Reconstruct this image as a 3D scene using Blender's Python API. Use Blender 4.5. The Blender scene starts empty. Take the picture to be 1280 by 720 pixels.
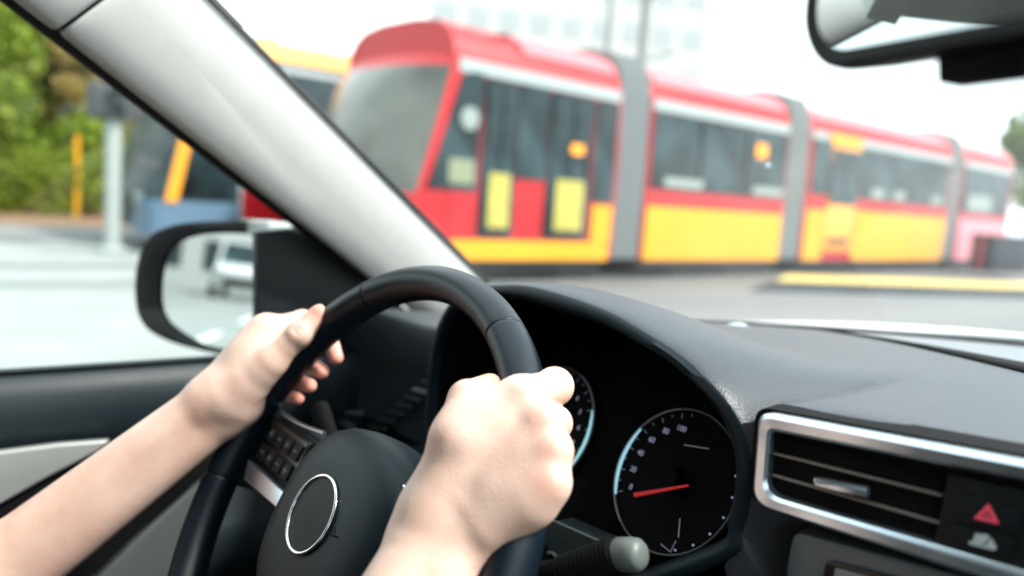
import bpy, bmesh, math, random
import numpy as np
from mathutils import Vector, Matrix
random.seed(7); RNG = np.random.default_rng(7)
SC = bpy.context.scene
COL = SC.collection
R_ = math.radians

# ------------------------------------------------------------------ camera frame (photo is 1280x720)
CAM = np.array([0.47615, -0.22635, 1.14901])
CR = np.array([0.60624265, 0.79185032, 0.0737762])
CU = np.array([-0.13735875, 0.01288376, 0.99043757])
CF = np.array([-0.78332779, 0.6105793, -0.11657825])
FPX = 980.712

def ray(x, y):
    return CF + CR*(x-640)/FPX - CU*(y-360)/FPX
def at(x, y, d):
    return CAM + ray(x, y)*d
def on(x, y, n, c):                       # point where the sight line meets plane n.p = c
    n = np.array(n, float); d = ray(x, y)
    return CAM + d*((c - n@CAM)/(n@d))
def onX(x, y, v): return on(x, y, (1, 0, 0), v)
def onY(x, y, v): return on(x, y, (0, 1, 0), v)
def onZ(x, y, v): return on(x, y, (0, 0, 1), v)

# ------------------------------------------------------------------ mesh builder
class MB:
    def __init__(s): s.v = []; s.f = []
    def add(s, vs, fs):
        o = len(s.v); s.v += [tuple(float(c) for c in q) for q in vs]
        s.f += [tuple(i+o for i in f) for f in fs]; return s
    def box(s, c, d, rot=None):
        c = np.array(c, float); h = np.array(d, float)/2
        vs = [np.array((sx, sy, sz))*h for sx in (-1, 1) for sy in (-1, 1) for sz in (-1, 1)]
        if rot is not None: vs = [np.array(rot) @ q for q in vs]
        return s.add([c+q for q in vs], [(0,1,3,2),(4,6,7,5),(0,4,5,1),(2,3,7,6),(0,2,6,4),(1,5,7,3)])
    def bar(s, a, b, w, h, up=(0, 0, 1)):   # box along a-b
        a = np.array(a, float); b = np.array(b, float); t = b-a; L = np.linalg.norm(t); t /= L
        u = np.cross(np.array(up, float), t)
        if np.linalg.norm(u) < 1e-6: u = np.cross((1, 0, 0), t)
        u /= np.linalg.norm(u); n = np.cross(t, u)
        return s.box((a+b)/2, (L, w, h), np.stack([t, u, n], 1))
    def prism(s, poly, ext):                # closed 3-D polygon pushed along vector ext
        poly = [np.array(q, float) for q in poly]; n = len(poly); ext = np.array(ext, float)
        vs = poly + [q+ext for q in poly]
        return s.add(vs, [tuple(range(n))[::-1], tuple(range(n, 2*n))] + [(i, (i+1) % n, n+(i+1) % n, n+i) for i in range(n)])
    def loft(s, rings, closed=True, caps=True):
        n = len(rings[0]); vs = [q for r in rings for q in r]; fs = []
        for k in range(len(rings)-1):
            for i in range(n if closed else n-1):
                j = (i+1) % n; fs.append((k*n+i, k*n+j, (k+1)*n+j, (k+1)*n+i))
        if caps and closed:
            fs.append(tuple(range(n))[::-1]); fs.append(tuple((len(rings)-1)*n+i for i in range(n)))
        return s.add(vs, fs)
    def tube(s, path, rad, n=12, caps=True, closed=False, squash=None):
        path = [np.array(q, float) for q in path]; m = len(path)
        if not hasattr(rad, '__len__'): rad = [rad]*m
        rings = []; ref = None
        for i in range(m):
            if closed: t = path[(i+1) % m]-path[i-1]
            else: t = path[min(i+1, m-1)]-path[max(i-1, 0)]
            t = t/np.linalg.norm(t)
            if ref is None:
                ref = np.cross(t, (0, 0, 1.0))
                if np.linalg.norm(ref) < .1: ref = np.cross(t, (1.0, 0, 0))
            ref = ref - t*(ref@t); ref /= np.linalg.norm(ref); b = np.cross(t, ref)
            rings.append([path[i]+rad[i]*(math.cos(a)*ref+math.sin(a)*b) for a in np.linspace(0, 2*math.pi, n, endpoint=False)])
        if closed: rings.append(rings[0]); caps = False
        return s.loft(rings, True, caps)
    def lathe(s, c, axis, prof, n=32, u=None):  # prof: (radius, height along axis)
        axis = np.array(axis, float); axis /= np.linalg.norm(axis)
        if u is None:
            u = np.cross(axis, (0, 0, 1.0))
            if np.linalg.norm(u) < .1: u = np.cross(axis, (1.0, 0, 0))
        u = np.array(u, float); u /= np.linalg.norm(u); w = np.cross(axis, u); c = np.array(c, float)
        rings = [[c+axis*h+r*(math.cos(a)*u+math.sin(a)*w) for a in np.linspace(0, 2*math.pi, n, endpoint=False)] for r, h in prof]
        return s.loft(rings, True, True)
    def grid(s, rows):
        return s.loft(rows, closed=False, caps=False)
    def build(s, name, mat, parent=None, smooth=True, bevel=0, seg=2, subsurf=0, thick=0, auto=40, offset=-1):
        vs = np.array(s.v, float); c = (vs.min(0)+vs.max(0))/2
        me = bpy.data.meshes.new(name); me.from_pydata((vs-c).tolist(), [], s.f); me.validate(); me.update()
        bm = bmesh.new(); bm.from_mesh(me)
        bmesh.ops.remove_doubles(bm, verts=bm.verts, dist=1e-6)
        bmesh.ops.recalc_face_normals(bm, faces=bm.faces)
        if bevel:
            eds = [e for e in bm.edges if len(e.link_faces) == 2 and e.calc_face_angle(0) > R_(28)]
            if eds: bmesh.ops.bevel(bm, geom=eds, offset=bevel, segments=seg, affect='EDGES', clamp_overlap=True, profile=.6)
        if smooth:
            for f in bm.faces: f.smooth = True
            for e in bm.edges:
                if len(e.link_faces) == 2 and e.calc_face_angle(0) > R_(auto): e.smooth = False
        bm.to_mesh(me); bm.free()
        o = bpy.data.objects.new(name, me); COL.objects.link(o); me.materials.append(mat)
        if thick:
            m = o.modifiers.new('s', 'SOLIDIFY'); m.thickness = thick; m.offset = offset
        if subsurf:
            m = o.modifiers.new('u', 'SUBSURF'); m.levels = m.render_levels = subsurf
        place(o, c, parent); return o

def wpos(o):
    p = np.array(o.location)
    while o.parent: o = o.parent; p = p+np.array(o.location)
    return p
def place(o, c, parent):
    if parent is not None: o.parent = parent; c = np.array(c)-wpos(parent)
    o.location = [float(q) for q in c]
def tag(o, label=None, cat=None, group=None, kind=None):
    if label: o['label'] = label
    if cat: o['category'] = cat
    if group: o['group'] = group
    if kind: o['kind'] = kind
    return o
def empty(name, loc, label, cat, group=None):
    o = bpy.data.objects.new(name, None); COL.objects.link(o); o.location = loc; o.empty_display_size = .1
    return tag(o, label, cat, group)
def copy_tree(o, parent=None):
    c = o.copy(); COL.objects.link(c)
    if parent is not None: c.parent = parent
    for ch in [q for q in bpy.data.objects if q.parent == o]: copy_tree(ch, c)
    return c
def lerp(a, b, t): return np.array(a, float)*(1-t)+np.array(b, float)*t
def catmull(P, n=8, closed=False):
    P = [np.array(q, float) for q in P]; out = []; m = len(P)
    for i in range(m if closed else m-1):
        p0 = P[(i-1) % m] if closed or i > 0 else 2*P[0]-P[1]
        p1 = P[i]; p2 = P[(i+1) % m]
        p3 = P[(i+2) % m] if closed or i+2 < m else 2*P[-1]-P[-2]
        for k in range(n):
            t = k/n
            out.append(.5*((2*p1)+(p2-p0)*t+(2*p0-5*p1+4*p2-p3)*t*t+(3*p1-p0-3*p2+p3)*t**3))
    if not closed: out.append(P[-1])
    return out
def roundrect(w, h, r, n=6):
    pts = []
    for cx, cy, a0 in ((w/2-r, h/2-r, 0), (-w/2+r, h/2-r, 90), (-w/2+r, -h/2+r, 180), (w/2-r, -h/2+r, 270)):
        for k in range(n+1):
            a = R_(a0+90*k/n); pts.append((cx+r*math.cos(a), cy+r*math.sin(a)))
    return pts
def round_poly(P, r, n=5):                # round the corners of a 3-D polygon
    P = [np.array(q, float) for q in P]; out = []; m = len(P)
    rr = r if hasattr(r, '__len__') else [r]*m
    for i in range(m):
        a = P[i-1]-P[i]; b = P[(i+1) % m]-P[i]; ra = min(rr[i], np.linalg.norm(a)*.48, np.linalg.norm(b)*.48)
        A = P[i]+a/np.linalg.norm(a)*ra; B = P[i]+b/np.linalg.norm(b)*ra
        for k in range(n+1):
            t = k/n; out.append(A*(1-t)**2+2*P[i]*t*(1-t)+B*t*t)
    return out

# ------------------------------------------------------------------ materials
def mat(name, col, rough=.5, metal=0., bump=0., scale=80., var=0., coat=0., spec=.5, sss=0., emit=None, es=0., detail=4., stretch=None, vscale=None, croug=.1):
    m = bpy.data.materials.new(name); m.use_nodes = True; nt = m.node_tree; N = nt.nodes; L = nt.links
    b = N['Principled BSDF']; b.inputs['Base Color'].default_value = (*col, 1); b.inputs['Roughness'].default_value = rough
    b.inputs['Metallic'].default_value = metal; b.inputs['Coat Weight'].default_value = coat; b.inputs['Coat Roughness'].default_value = croug
    b.inputs['Specular IOR Level'].default_value = spec
    if sss:
        b.inputs['Subsurface Weight'].default_value = sss; b.inputs['Subsurface Radius'].default_value = (1, .35, .2); b.inputs['Subsurface Scale'].default_value = .006
    if emit: b.inputs['Emission Color'].default_value = (*emit, 1); b.inputs['Emission Strength'].default_value = es
    tc = N.new('ShaderNodeTexCoord'); mp = N.new('ShaderNodeMapping'); L.new(tc.outputs['Object'], mp.inputs[0])
    if stretch: mp.inputs['Scale'].default_value = stretch
    if var:
        n1 = N.new('ShaderNodeTexNoise'); n1.inputs['Scale'].default_value = vscale or scale*.12; n1.inputs['Detail'].default_value = 5
        L.new(mp.outputs[0], n1.inputs['Vector'])
        cr = N.new('ShaderNodeValToRGB'); cr.color_ramp.elements[0].position = .3; cr.color_ramp.elements[1].position = .7
        cr.color_ramp.elements[0].color = (*[max(0, c*(1-var)) for c in col], 1); cr.color_ramp.elements[1].color = (*[min(1, c*(1+var)) for c in col], 1)
        L.new(n1.outputs[0], cr.inputs[0]); L.new(cr.outputs[0], b.inputs['Base Color'])
        mr = N.new('ShaderNodeMapRange'); mr.inputs[3].default_value = max(0, rough-.08); mr.inputs[4].default_value = min(1, rough+.08)
        L.new(n1.outputs[0], mr.inputs[0]); L.new(mr.outputs[0], b.inputs['Roughness'])
    if bump:
        n2 = N.new('ShaderNodeTexNoise'); n2.inputs['Scale'].default_value = scale; n2.inputs['Detail'].default_value = detail
        L.new(mp.outputs[0], n2.inputs['Vector'])
        bp = N.new('ShaderNodeBump'); bp.inputs['Strength'].default_value = bump; bp.inputs['Distance'].default_value = .002
        L.new(n2.outputs[0], bp.inputs['Height']); L.new(bp.outputs[0], b.inputs['Normal'])
    return m
def leather(name, col, rough, scale=900, bump=.25):   # fine pebbled grain
    m = mat(name, col, rough, var=.12, vscale=9, spec=.32); nt = m.node_tree; N = nt.nodes; L = nt.links
    v = N.new('ShaderNodeTexVoronoi'); v.inputs['Scale'].default_value = scale; tc = N.new('ShaderNodeTexCoord'); L.new(tc.outputs['Object'], v.inputs['Vector'])
    bp = N.new('ShaderNodeBump'); bp.inputs['Strength'].default_value = bump; bp.inputs['Distance'].default_value = .0005
    L.new(v.outputs['Distance'], bp.inputs['Height']); L.new(bp.outputs[0], N['Principled BSDF'].inputs['Normal'])
    return m
def glass(name, tint=(.95, .97, .96), refl=1.0, glare_veil=0.0):
    m = bpy.data.materials.new(name); m.use_nodes = True; nt = m.node_tree; N = nt.nodes; L = nt.links
    N.remove(N['Principled BSDF']); out = N['Material Output']
    t = N.new('ShaderNodeBsdfTransparent'); t.inputs[0].default_value = (*tint, 1)
    g = N.new('ShaderNodeBsdfGlossy'); g.inputs['Roughness'].default_value = .02
    fr = N.new('ShaderNodeFresnel'); fr.inputs[0].default_value = 1.45
    mu = N.new('ShaderNodeMath'); mu.operation = 'MULTIPLY'; mu.inputs[1].default_value = refl; L.new(fr.outputs[0], mu.inputs[0])
    mx = N.new('ShaderNodeMixShader'); L.new(mu.outputs[0], mx.inputs[0]); L.new(t.outputs[0], mx.inputs[1]); L.new(g.outputs[0], mx.inputs[2])
    last = mx
    if glare_veil:  # translucent film imitating the reflected glare that veils the windscreen
        tr = N.new('ShaderNodeBsdfTranslucent'); tr.inputs[0].default_value = (.9, .9, .9, 1)
        n = N.new('ShaderNodeTexNoise'); n.inputs['Scale'].default_value = 3; n.inputs['Detail'].default_value = 6
        tc = N.new('ShaderNodeTexCoord'); L.new(tc.outputs['Object'], n.inputs['Vector'])
        mr = N.new('ShaderNodeMapRange'); mr.inputs[1].default_value = .42; mr.inputs[2].default_value = .72; mr.inputs[3].default_value = glare_veil*.2; mr.inputs[4].default_value = glare_veil*1.9; L.new(n.outputs[0], mr.inputs[0])
        m2 = N.new('ShaderNodeMixShader'); L.new(mr.outputs[0], m2.inputs[0]); L.new(mx.outputs[0], m2.inputs[1]); L.new(tr.outputs[0], m2.inputs[2]); last = m2
    L.new(last.outputs[0], out.inputs[0]); return m

M = dict(
 pillar=mat('pillar_cloth', (.80, .82, .79), .75, bump=.12, scale=900, var=.03, vscale=30),
 seal=mat('rubber_seal', (.012, .012, .013), .55, bump=.1, scale=200),
 dash=leather('dash_plastic', (.046, .053, .063), .42, 700, .36),
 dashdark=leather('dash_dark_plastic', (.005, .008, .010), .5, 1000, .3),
 door=leather('door_plastic', (.014, .022, .027), .45, 900, .25),
 rim=leather('wheel_leather', (.003, .008, .015), .36, 1500, .22),
 hub=leather('hub_plastic', (.003, .012, .018), .48, 1300, .18),
 black=mat('gloss_black', (.005, .005, .007), .28, coat=.2),
 matblack=mat('matt_black', (.003, .003, .0035), .8, bump=.05, scale=300, spec=.15),
 silver=mat('satin_silver', (.60, .70, .78), .24, metal=.9, var=.04, vscale=60),
 chrome=mat('bright_chrome', (.8, .82, .84), .12, metal=1),
 greytrim=mat('grey_trim', (.22, .24, .24), .4, bump=.05, scale=500),
 white=mat('white_car_paint', (.60, .62, .63), .25, coat=.8),
 whitemark=mat('gauge_white', (.7, .7, .85), .5, emit=(.60, .60, 1), es=.09),
 whitemarkdim=mat('gauge_dim', (.5, .5, .6), .5, emit=(.6, .6, .8), es=.03),
 blue=mat('gauge_blue_light', (.4, .7, .8), .5, emit=(.35, .72, .85), es=.26),
 red=mat('needle_red', (.40, .01, .015), .5, emit=(1, .03, .04), es=.10),
 hazard=mat('hazard_red', (.6, .05, .09), .4, emit=(.8, .1, .15), es=.12),
 icon=mat('icon_white', (.6, .68, .68), .5),
 seat=leather('seat_cloth', (.06, .062, .066), .8, 600, .4),
 liner=mat('headliner_cloth', (.70, .76, .72), .9, bump=.1, scale=700),
 carpet=mat('cabin_carpet', (.03, .03, .032), .95, bump=.4, scale=500),
 skin=None,
 glass=glass('window_glass', (.94, .97, .96), 1.0, .0),
 wsglass=glass('windscreen_glass', (.95, .97, .97), 1.0, .024),
)
def mirror_mat():
    m = bpy.data.materials.new('mirror_silvering'); m.use_nodes = True; b = m.node_tree.nodes['Principled BSDF']
    b.inputs['Base Color'].default_value = (.76, .80, .81, 1); b.inputs['Metallic'].default_value = 1; b.inputs['Roughness'].default_value = .015
    return m
M['mirror'] = mirror_mat()
def skin_mat():
    m = bpy.data.materials.new('skin'); m.use_nodes = True; nt = m.node_tree; N = nt.nodes; L = nt.links; b = N['Principled BSDF']
    tc = N.new('ShaderNodeTexCoord')
    n1 = N.new('ShaderNodeTexNoise'); n1.inputs['Scale'].default_value = 26; n1.inputs['Detail'].default_value = 6; L.new(tc.outputs['Object'], n1.inputs['Vector'])
    cr = N.new('ShaderNodeValToRGB'); e = cr.color_ramp.elements; e[0].position = .3; e[1].position = .72
    e[0].color = (.66, .425, .34, 1); e[1].color = (.79, .58, .485, 1); L.new(n1.outputs[0], cr.inputs[0])
    at_ = N.new('ShaderNodeAttribute'); at_.attribute_name = 'flush'
    mx = N.new('ShaderNodeMix'); mx.data_type = 'RGBA'; mx.inputs[7].default_value = (.78, .24, .17, 1)
    L.new(at_.outputs['Fac'], mx.inputs[0]); L.new(cr.outputs[0], mx.inputs[6]); L.new(mx.outputs[2], b.inputs['Base Color'])
    b.inputs['Roughness'].default_value = .48; b.inputs['Subsurface Weight'].default_value = .35
    b.inputs['Subsurface Radius'].default_value = (1, .35, .2); b.inputs['Subsurface Scale'].default_value = .006; b.inputs['Specular IOR Level'].default_value = .4
    v = N.new('ShaderNodeTexVoronoi'); v.inputs['Scale'].default_value = 700; L.new(tc.outputs['Object'], v.inputs['Vector'])
    n3 = N.new('ShaderNodeTexNoise'); n3.inputs['Scale'].default_value = 110; n3.inputs['Detail'].default_value = 5; L.new(tc.outputs['Object'], n3.inputs['Vector'])
    ad = N.new('ShaderNodeMath'); ad.operation = 'ADD'; L.new(v.outputs['Distance'], ad.inputs[0]); L.new(n3.outputs[0], ad.inputs[1])
    bp = N.new('ShaderNodeBump'); bp.inputs['Strength'].default_value = .16; bp.inputs['Distance'].default_value = .0006
    L.new(ad.outputs[0], bp.inputs['Height']); L.new(bp.outputs[0], b.inputs['Normal']); return m
M['skin'] = skin_mat()
# ------------------------------------------------------------------ smooth bodies grown from a distance field
class Field:
    def __init__(s, lo, hi, h):
        s.h = h; s.lo = np.array(lo, float); s.n = np.ceil((np.array(hi)-s.lo)/h).astype(int)+1
        s.ax = [s.lo[i]+h*np.arange(s.n[i]) for i in range(3)]
        s.F = np.full(s.n, .2, np.float32)
    def sub(s, lo, hi):
        a = np.clip(np.floor((np.array(lo)-s.lo)/s.h).astype(int), 0, s.n); b = np.clip(np.ceil((np.array(hi)-s.lo)/s.h).astype(int)+1, 0, s.n)
        if (b <= a).any(): return None, None
        sl = tuple(slice(a[i], b[i]) for i in range(3))
        P = np.stack(np.meshgrid(*[s.ax[i][sl[i]] for i in range(3)], indexing='ij'), -1).astype(np.float32)
        return sl, P
    def mix(s, sl, d, k):
        A = s.F[sl]
        if k <= 0: s.F[sl] = np.minimum(A, d); return
        hh = np.maximum(k-np.abs(A-d), 0)/k
        s.F[sl] = np.minimum(A, d)-hh*hh*k*.25
    def cap(s, a, b, ra, rb=None, k=.004):
        rb = ra if rb is None else rb; a = np.array(a, np.float32); b = np.array(b, np.float32); m = max(ra, rb)+k+3*s.h
        sl, P = s.sub(np.minimum(a, b)-m, np.maximum(a, b)+m)
        if sl is None: return
        ab = b-a; t = np.clip(((P-a)@ab)/max(ab@ab, 1e-12), 0, 1)
        d = np.sqrt(((P-a-t[..., None]*ab)**2).sum(-1))-(ra+(rb-ra)*t)
        s.mix(sl, d, k)
    def ell(s, c, r, axes=None, k=.004, cut=False):
        c = np.array(c, np.float32); r = np.array(r, np.float32); m = float(r.max())+k+3*s.h
        sl, P = s.sub(c-m, c+m)
        if sl is None: return
        q = P-c
        if axes is not None: q = q@np.array(axes, np.float32).T
        k0 = np.sqrt(((q/r)**2).sum(-1)); k1 = np.sqrt(((q/r**2)**2).sum(-1))+1e-9
        d = k0*(k0-1)/k1
        if cut:
            A = s.F[sl]; nd = -d; hh = np.maximum(k-np.abs(A-nd), 0)/k if k > 0 else 0
            s.F[sl] = np.maximum(A, nd)+(hh*hh*k*.25 if k > 0 else 0)
        else: s.mix(sl, d, k)
    def chain(s, pts, rad, k=.003, kj=.004):     # a limb of capsules, first alone then joined
        for i in range(len(pts)-1): s.cap(pts[i], pts[i+1], rad[i], rad[i+1], kj if i else k)
    def mesh(s):
        F = s.F.astype(np.float64); S = F < 0; nx, ny, nz = F.shape
        cnt = np.zeros((nx-1, ny-1, nz-1), np.int8)
        for i in (0, 1):
            for j in (0, 1):
                for k in (0, 1): cnt += S[i:nx-1+i, j:ny-1+j, k:nz-1+k]
        act = np.argwhere((cnt > 0) & (cnt < 8)); idx = -np.ones(cnt.shape, np.int64); idx[tuple(act.T)] = np.arange(len(act))
        acc = np.zeros((len(act), 3)); num = np.zeros(len(act))
        cs = [(i, j, k) for i in (0, 1) for j in (0, 1) for k in (0, 1)]
        for a in cs:
            for b in cs:
                d = np.array(b)-np.array(a)
                if (d >= 0).all() and d.sum() == 1:
                    fa = F[tuple((act+a).T)]; fb = F[tuple((act+b).T)]; m = (fa < 0) != (fb < 0)
                    t = np.where(m, fa/(fa-fb+1e-12), 0)
                    acc += np.where(m[:, None], np.array(a)+t[:, None]*d, 0); num += m
        V = s.lo+s.h*(act+acc/np.maximum(num, 1)[:, None]); faces = []
        for ax in range(3):
            o = [q for q in range(3) if q != ax]
            lo = [slice(None)]*3; hi = [slice(None)]*3; lo[ax] = slice(0, -1); hi[ax] = slice(1, None)
            E = S[tuple(lo)] != S[tuple(hi)]; e = np.argwhere(E)
            ok = (e[:, o[0]] > 0) & (e[:, o[1]] > 0) & (e[:, o[0]] < cnt.shape[o[0]]) & (e[:, o[1]] < cnt.shape[o[1]]); e = e[ok]
            q = []
            for da, db in ((0, 0), (1, 0), (1, 1), (0, 1)):
                c = e.copy(); c[:, o[0]] -= 1-da; c[:, o[1]] -= 1-db; q.append(idx[tuple(c.T)])
            q = np.stack(q, 1); flip = S[tuple(e.T)]
            if ax == 1: flip = ~flip
            q[~flip] = q[~flip][:, ::-1]; q = q[(q >= 0).all(1)]; faces.append(q)
        return V, np.concatenate(faces)
def relax(V, Fc, n=2, w=.5):
    E = np.concatenate([Fc[:, [0, 1]], Fc[:, [1, 2]], Fc[:, [2, 3]], Fc[:, [3, 0]]]); E = np.concatenate([E, E[:, ::-1]])
    for _ in range(n):
        A = np.zeros_like(V); np.add.at(A, E[:, 0], V[E[:, 1]]); c = np.bincount(E[:, 0], minlength=len(V))[:, None]
        V = V*(1-w)+w*A/np.maximum(c, 1)
    return V
def mesh_obj(name, parts, mt, parent, flush=()):
    V = np.concatenate([p[0] for p in parts]); o = 0; Fs = []
    for v, f in parts: Fs.append(f+o); o += len(v)
    Fs = np.concatenate(Fs); c = (V.min(0)+V.max(0))/2
    me = bpy.data.meshes.new(name); me.vertices.add(len(V)); me.vertices.foreach_set('co', (V-c).astype(np.float32).ravel())
    me.loops.add(Fs.size); me.loops.foreach_set('vertex_index', Fs.astype(np.int32).ravel())
    me.polygons.add(len(Fs)); me.polygons.foreach_set('loop_start', np.arange(0, Fs.size, 4, dtype=np.int32)); me.polygons.foreach_set('loop_total', np.full(len(Fs), 4, np.int32))
    me.update(calc_edges=True); me.validate(); me.polygons.foreach_set('use_smooth', np.ones(len(me.polygons), bool))
    if len(flush):
        a = me.attributes.new('flush', 'FLOAT', 'POINT'); w = np.zeros(len(V))
        for p, r, s in flush: w = np.maximum(w, s*np.exp(-((V-np.array(p))**2).sum(1)/(r*r)))
        a.data.foreach_set('value', w.astype(np.float32)[:len(me.vertices)])
    ob = bpy.data.objects.new(name, me); COL.objects.link(ob); me.materials.append(mt); place(ob, c, parent); return ob

# ------------------------------------------------------------------ steering-wheel frame
TILT = R_(27.958); WC = np.array([0, 0, .92])
WU = np.array([1., 0, 0]); WV = np.array([0, math.sin(TILT), math.cos(TILT)]); WN = np.array([0, -math.cos(TILT), math.sin(TILT)])
RW = .182; RA, RB = .0128, .0152               # rim section: half width in the wheel plane, half depth
def W(u, v, n=0.): return WC+u*WU+v*WV+n*WN
def rimp(deg, phi=0., rho=0.):
    a = R_(deg); Rr = math.cos(a)*WU+math.sin(a)*WV
    return WC+RW*Rr+rho*(math.cos(R_(phi))*Rr+math.sin(R_(phi))*WN)
def cut_rim(f, a0, a1, shrink=.0007):
    pts = np.array([rimp(a) for a in np.linspace(a0, a1, 30)]); sl, P = f.sub(pts.min(0)-.03, pts.max(0)+.03)
    q = P-WC; u = q@WU; v = q@WV; n = q@WN; r = np.sqrt(u*u+v*v)-RW
    k0 = np.sqrt((r/(RA-shrink))**2+(n/(RB-shrink))**2); k1 = np.sqrt((r/(RA-shrink)**2)**2+(n/(RB-shrink)**2)**2)+1e-9
    d = -(k0*(k0-1)/k1); A = f.F[sl]; k = .0015; hh = np.maximum(k-np.abs(A-d), 0)/k
    f.F[sl] = np.maximum(A, d)+hh*hh*k*.25

def right_hand(h=.0013):
    P = lambda x, y, d: at(x, y, d)
    wrist = P(546, 680, .414); elbow = np.array([.200, -.172, .788])
    mcp = [P(652, 494, .430), P(678, 525, .420), P(690, 562, .412), P(688, 602, .405)]
    pip = [P(693, 483, .460), P(693, 529, .451), P(694, 568, .441), P(694, 606, .430)]
    dip = [P(678, 492, .482), P(683, 532, .473), P(684, 571, .461), P(680, 610, .449)]
    tip = [P(650, 494, .480), P(656, 532, .471), P(657, 571, .460), P(658, 610, .449)]
    pts = np.array(mcp+pip+dip+tip+[wrist, elbow]); lo = pts.min(0)-.06; hi = pts.max(0)+.06
    f = Field(lo, hi, h)
    ax = wrist-elbow; ax /= np.linalg.norm(ax)
    side = P(640, 700, .412)-wrist; side -= ax*(side@ax); side /= np.linalg.norm(side); nor = np.cross(ax, side)   # side: towards little finger
    # forearm: flat at the wrist, round and thick below the elbow
    for s_ in (-1, 1):
        f.cap(wrist+ax*.006+side*s_*.0085, lerp(wrist, elbow, .45)+side*s_*.008, .0155, .0205, .02)
        f.cap(lerp(wrist, elbow, .45)+side*s_*.008, elbow-side*0, .0205, .033, .02)
    f.cap(elbow, elbow+np.array([-.012, -.14, .13]), .039, .044, .03)
    f.ell(wrist+side*.0150-ax*.012+CF*-.006, (.009, .009, .012), k=.012)        # ulna head
    # palm
    wb = [wrist+side*s_ for s_ in (-.013, -.005, .004, .012)]
    rr = [.0125, .0125, .0122, .0115]
    for i in range(4): f.cap(wb[i], lerp(wb[i], mcp[i], .93), .0128, rr[i]*.92, .010)
    for i in range(3): f.cap(lerp(wb[i], mcp[i], .55), lerp(wb[i+1], mcp[i+1], .8), .0125, .0112, .010)
    f.cap(wrist+side*.010+ax*.012, lerp(wrist+side*.014, mcp[3], .75)+side*.001, .0120, .0120, .012)        # heel under the little finger
    # thumb
    cmc = P(541, 636, .418); tm = P(568, 548, .418); ti = P(584, 499, .436); tt = P(612, 484, .462)
    f.cap(wrist-side*.007, cmc, .0145, .0138, .010); f.cap(cmc, tm, .0140, .0120, .010)
    f.cap(cmc, lerp(tm, mcp[0], .45), .013, .0105, .012); f.cap(lerp(tm, mcp[0], .25), lerp(mcp[0], tm, .3), .0105, .009, .014)
    f.cap(tm, ti, .0118, .0102, .008); f.cap(ti, tt, .0102, .0082, .004)
    # fingers in a field of their own, so that they crease against each other
    g = Field(lo, hi, h); g.F[:] = .2
    fr = [(.0102, .0098, .0082, .0068), (.0099, .0088, .0078, .0068), (.0095, .0083, .0074, .0065), (.0088, .0074, .0066, .0058)]
    for i in range(4):
        t = Field.__new__(Field); t.h = h; t.lo = lo; t.n = g.n; t.ax = g.ax; t.F = np.full(g.n, .2, np.float32)
        t.chain([mcp[i], pip[i], dip[i], tip[i]], fr[i], 0, .004)
        t.ell(pip[i], [fr[i][1]*1.03]*3, k=.005)
        g.mix(tuple([slice(None)]*3), t.F, .0006)
    k = .006; hh = np.maximum(k-np.abs(f.F-g.F), 0)/k; f.F = np.minimum(f.F, g.F)-hh*hh*k*.25
    out = P(660, 560, .3)-rimp(36); out /= np.linalg.norm(out)
    for i, m_ in enumerate(mcp):                                                     # knuckle heads, valleys between, tendons
        f.ell(m_+out*.0032, (.0080, .0080, .0080), k=.009)
    for i in range(3): f.cap(lerp(mcp[i], pip[i], .14), lerp(mcp[i+1], pip[i+1], .14), .0080, .0080, .006)
    for i in range(4): f.cap(lerp(wb[i], mcp[i], .35)+out*.0098, mcp[i]+out*.0085, .0016, .0022, .012)
    cut_rim(f, 5, 70)
    V, Q = f.mesh(); V = relax(V, Q, 2, .45)
    fl = [(m_+out*.010, .009, .42) for m_ in mcp]+[(tt, .014, .9), (tip[0], .01, .7), (ti, .010, .25)]
    return V, Q, fl, elbow

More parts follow.
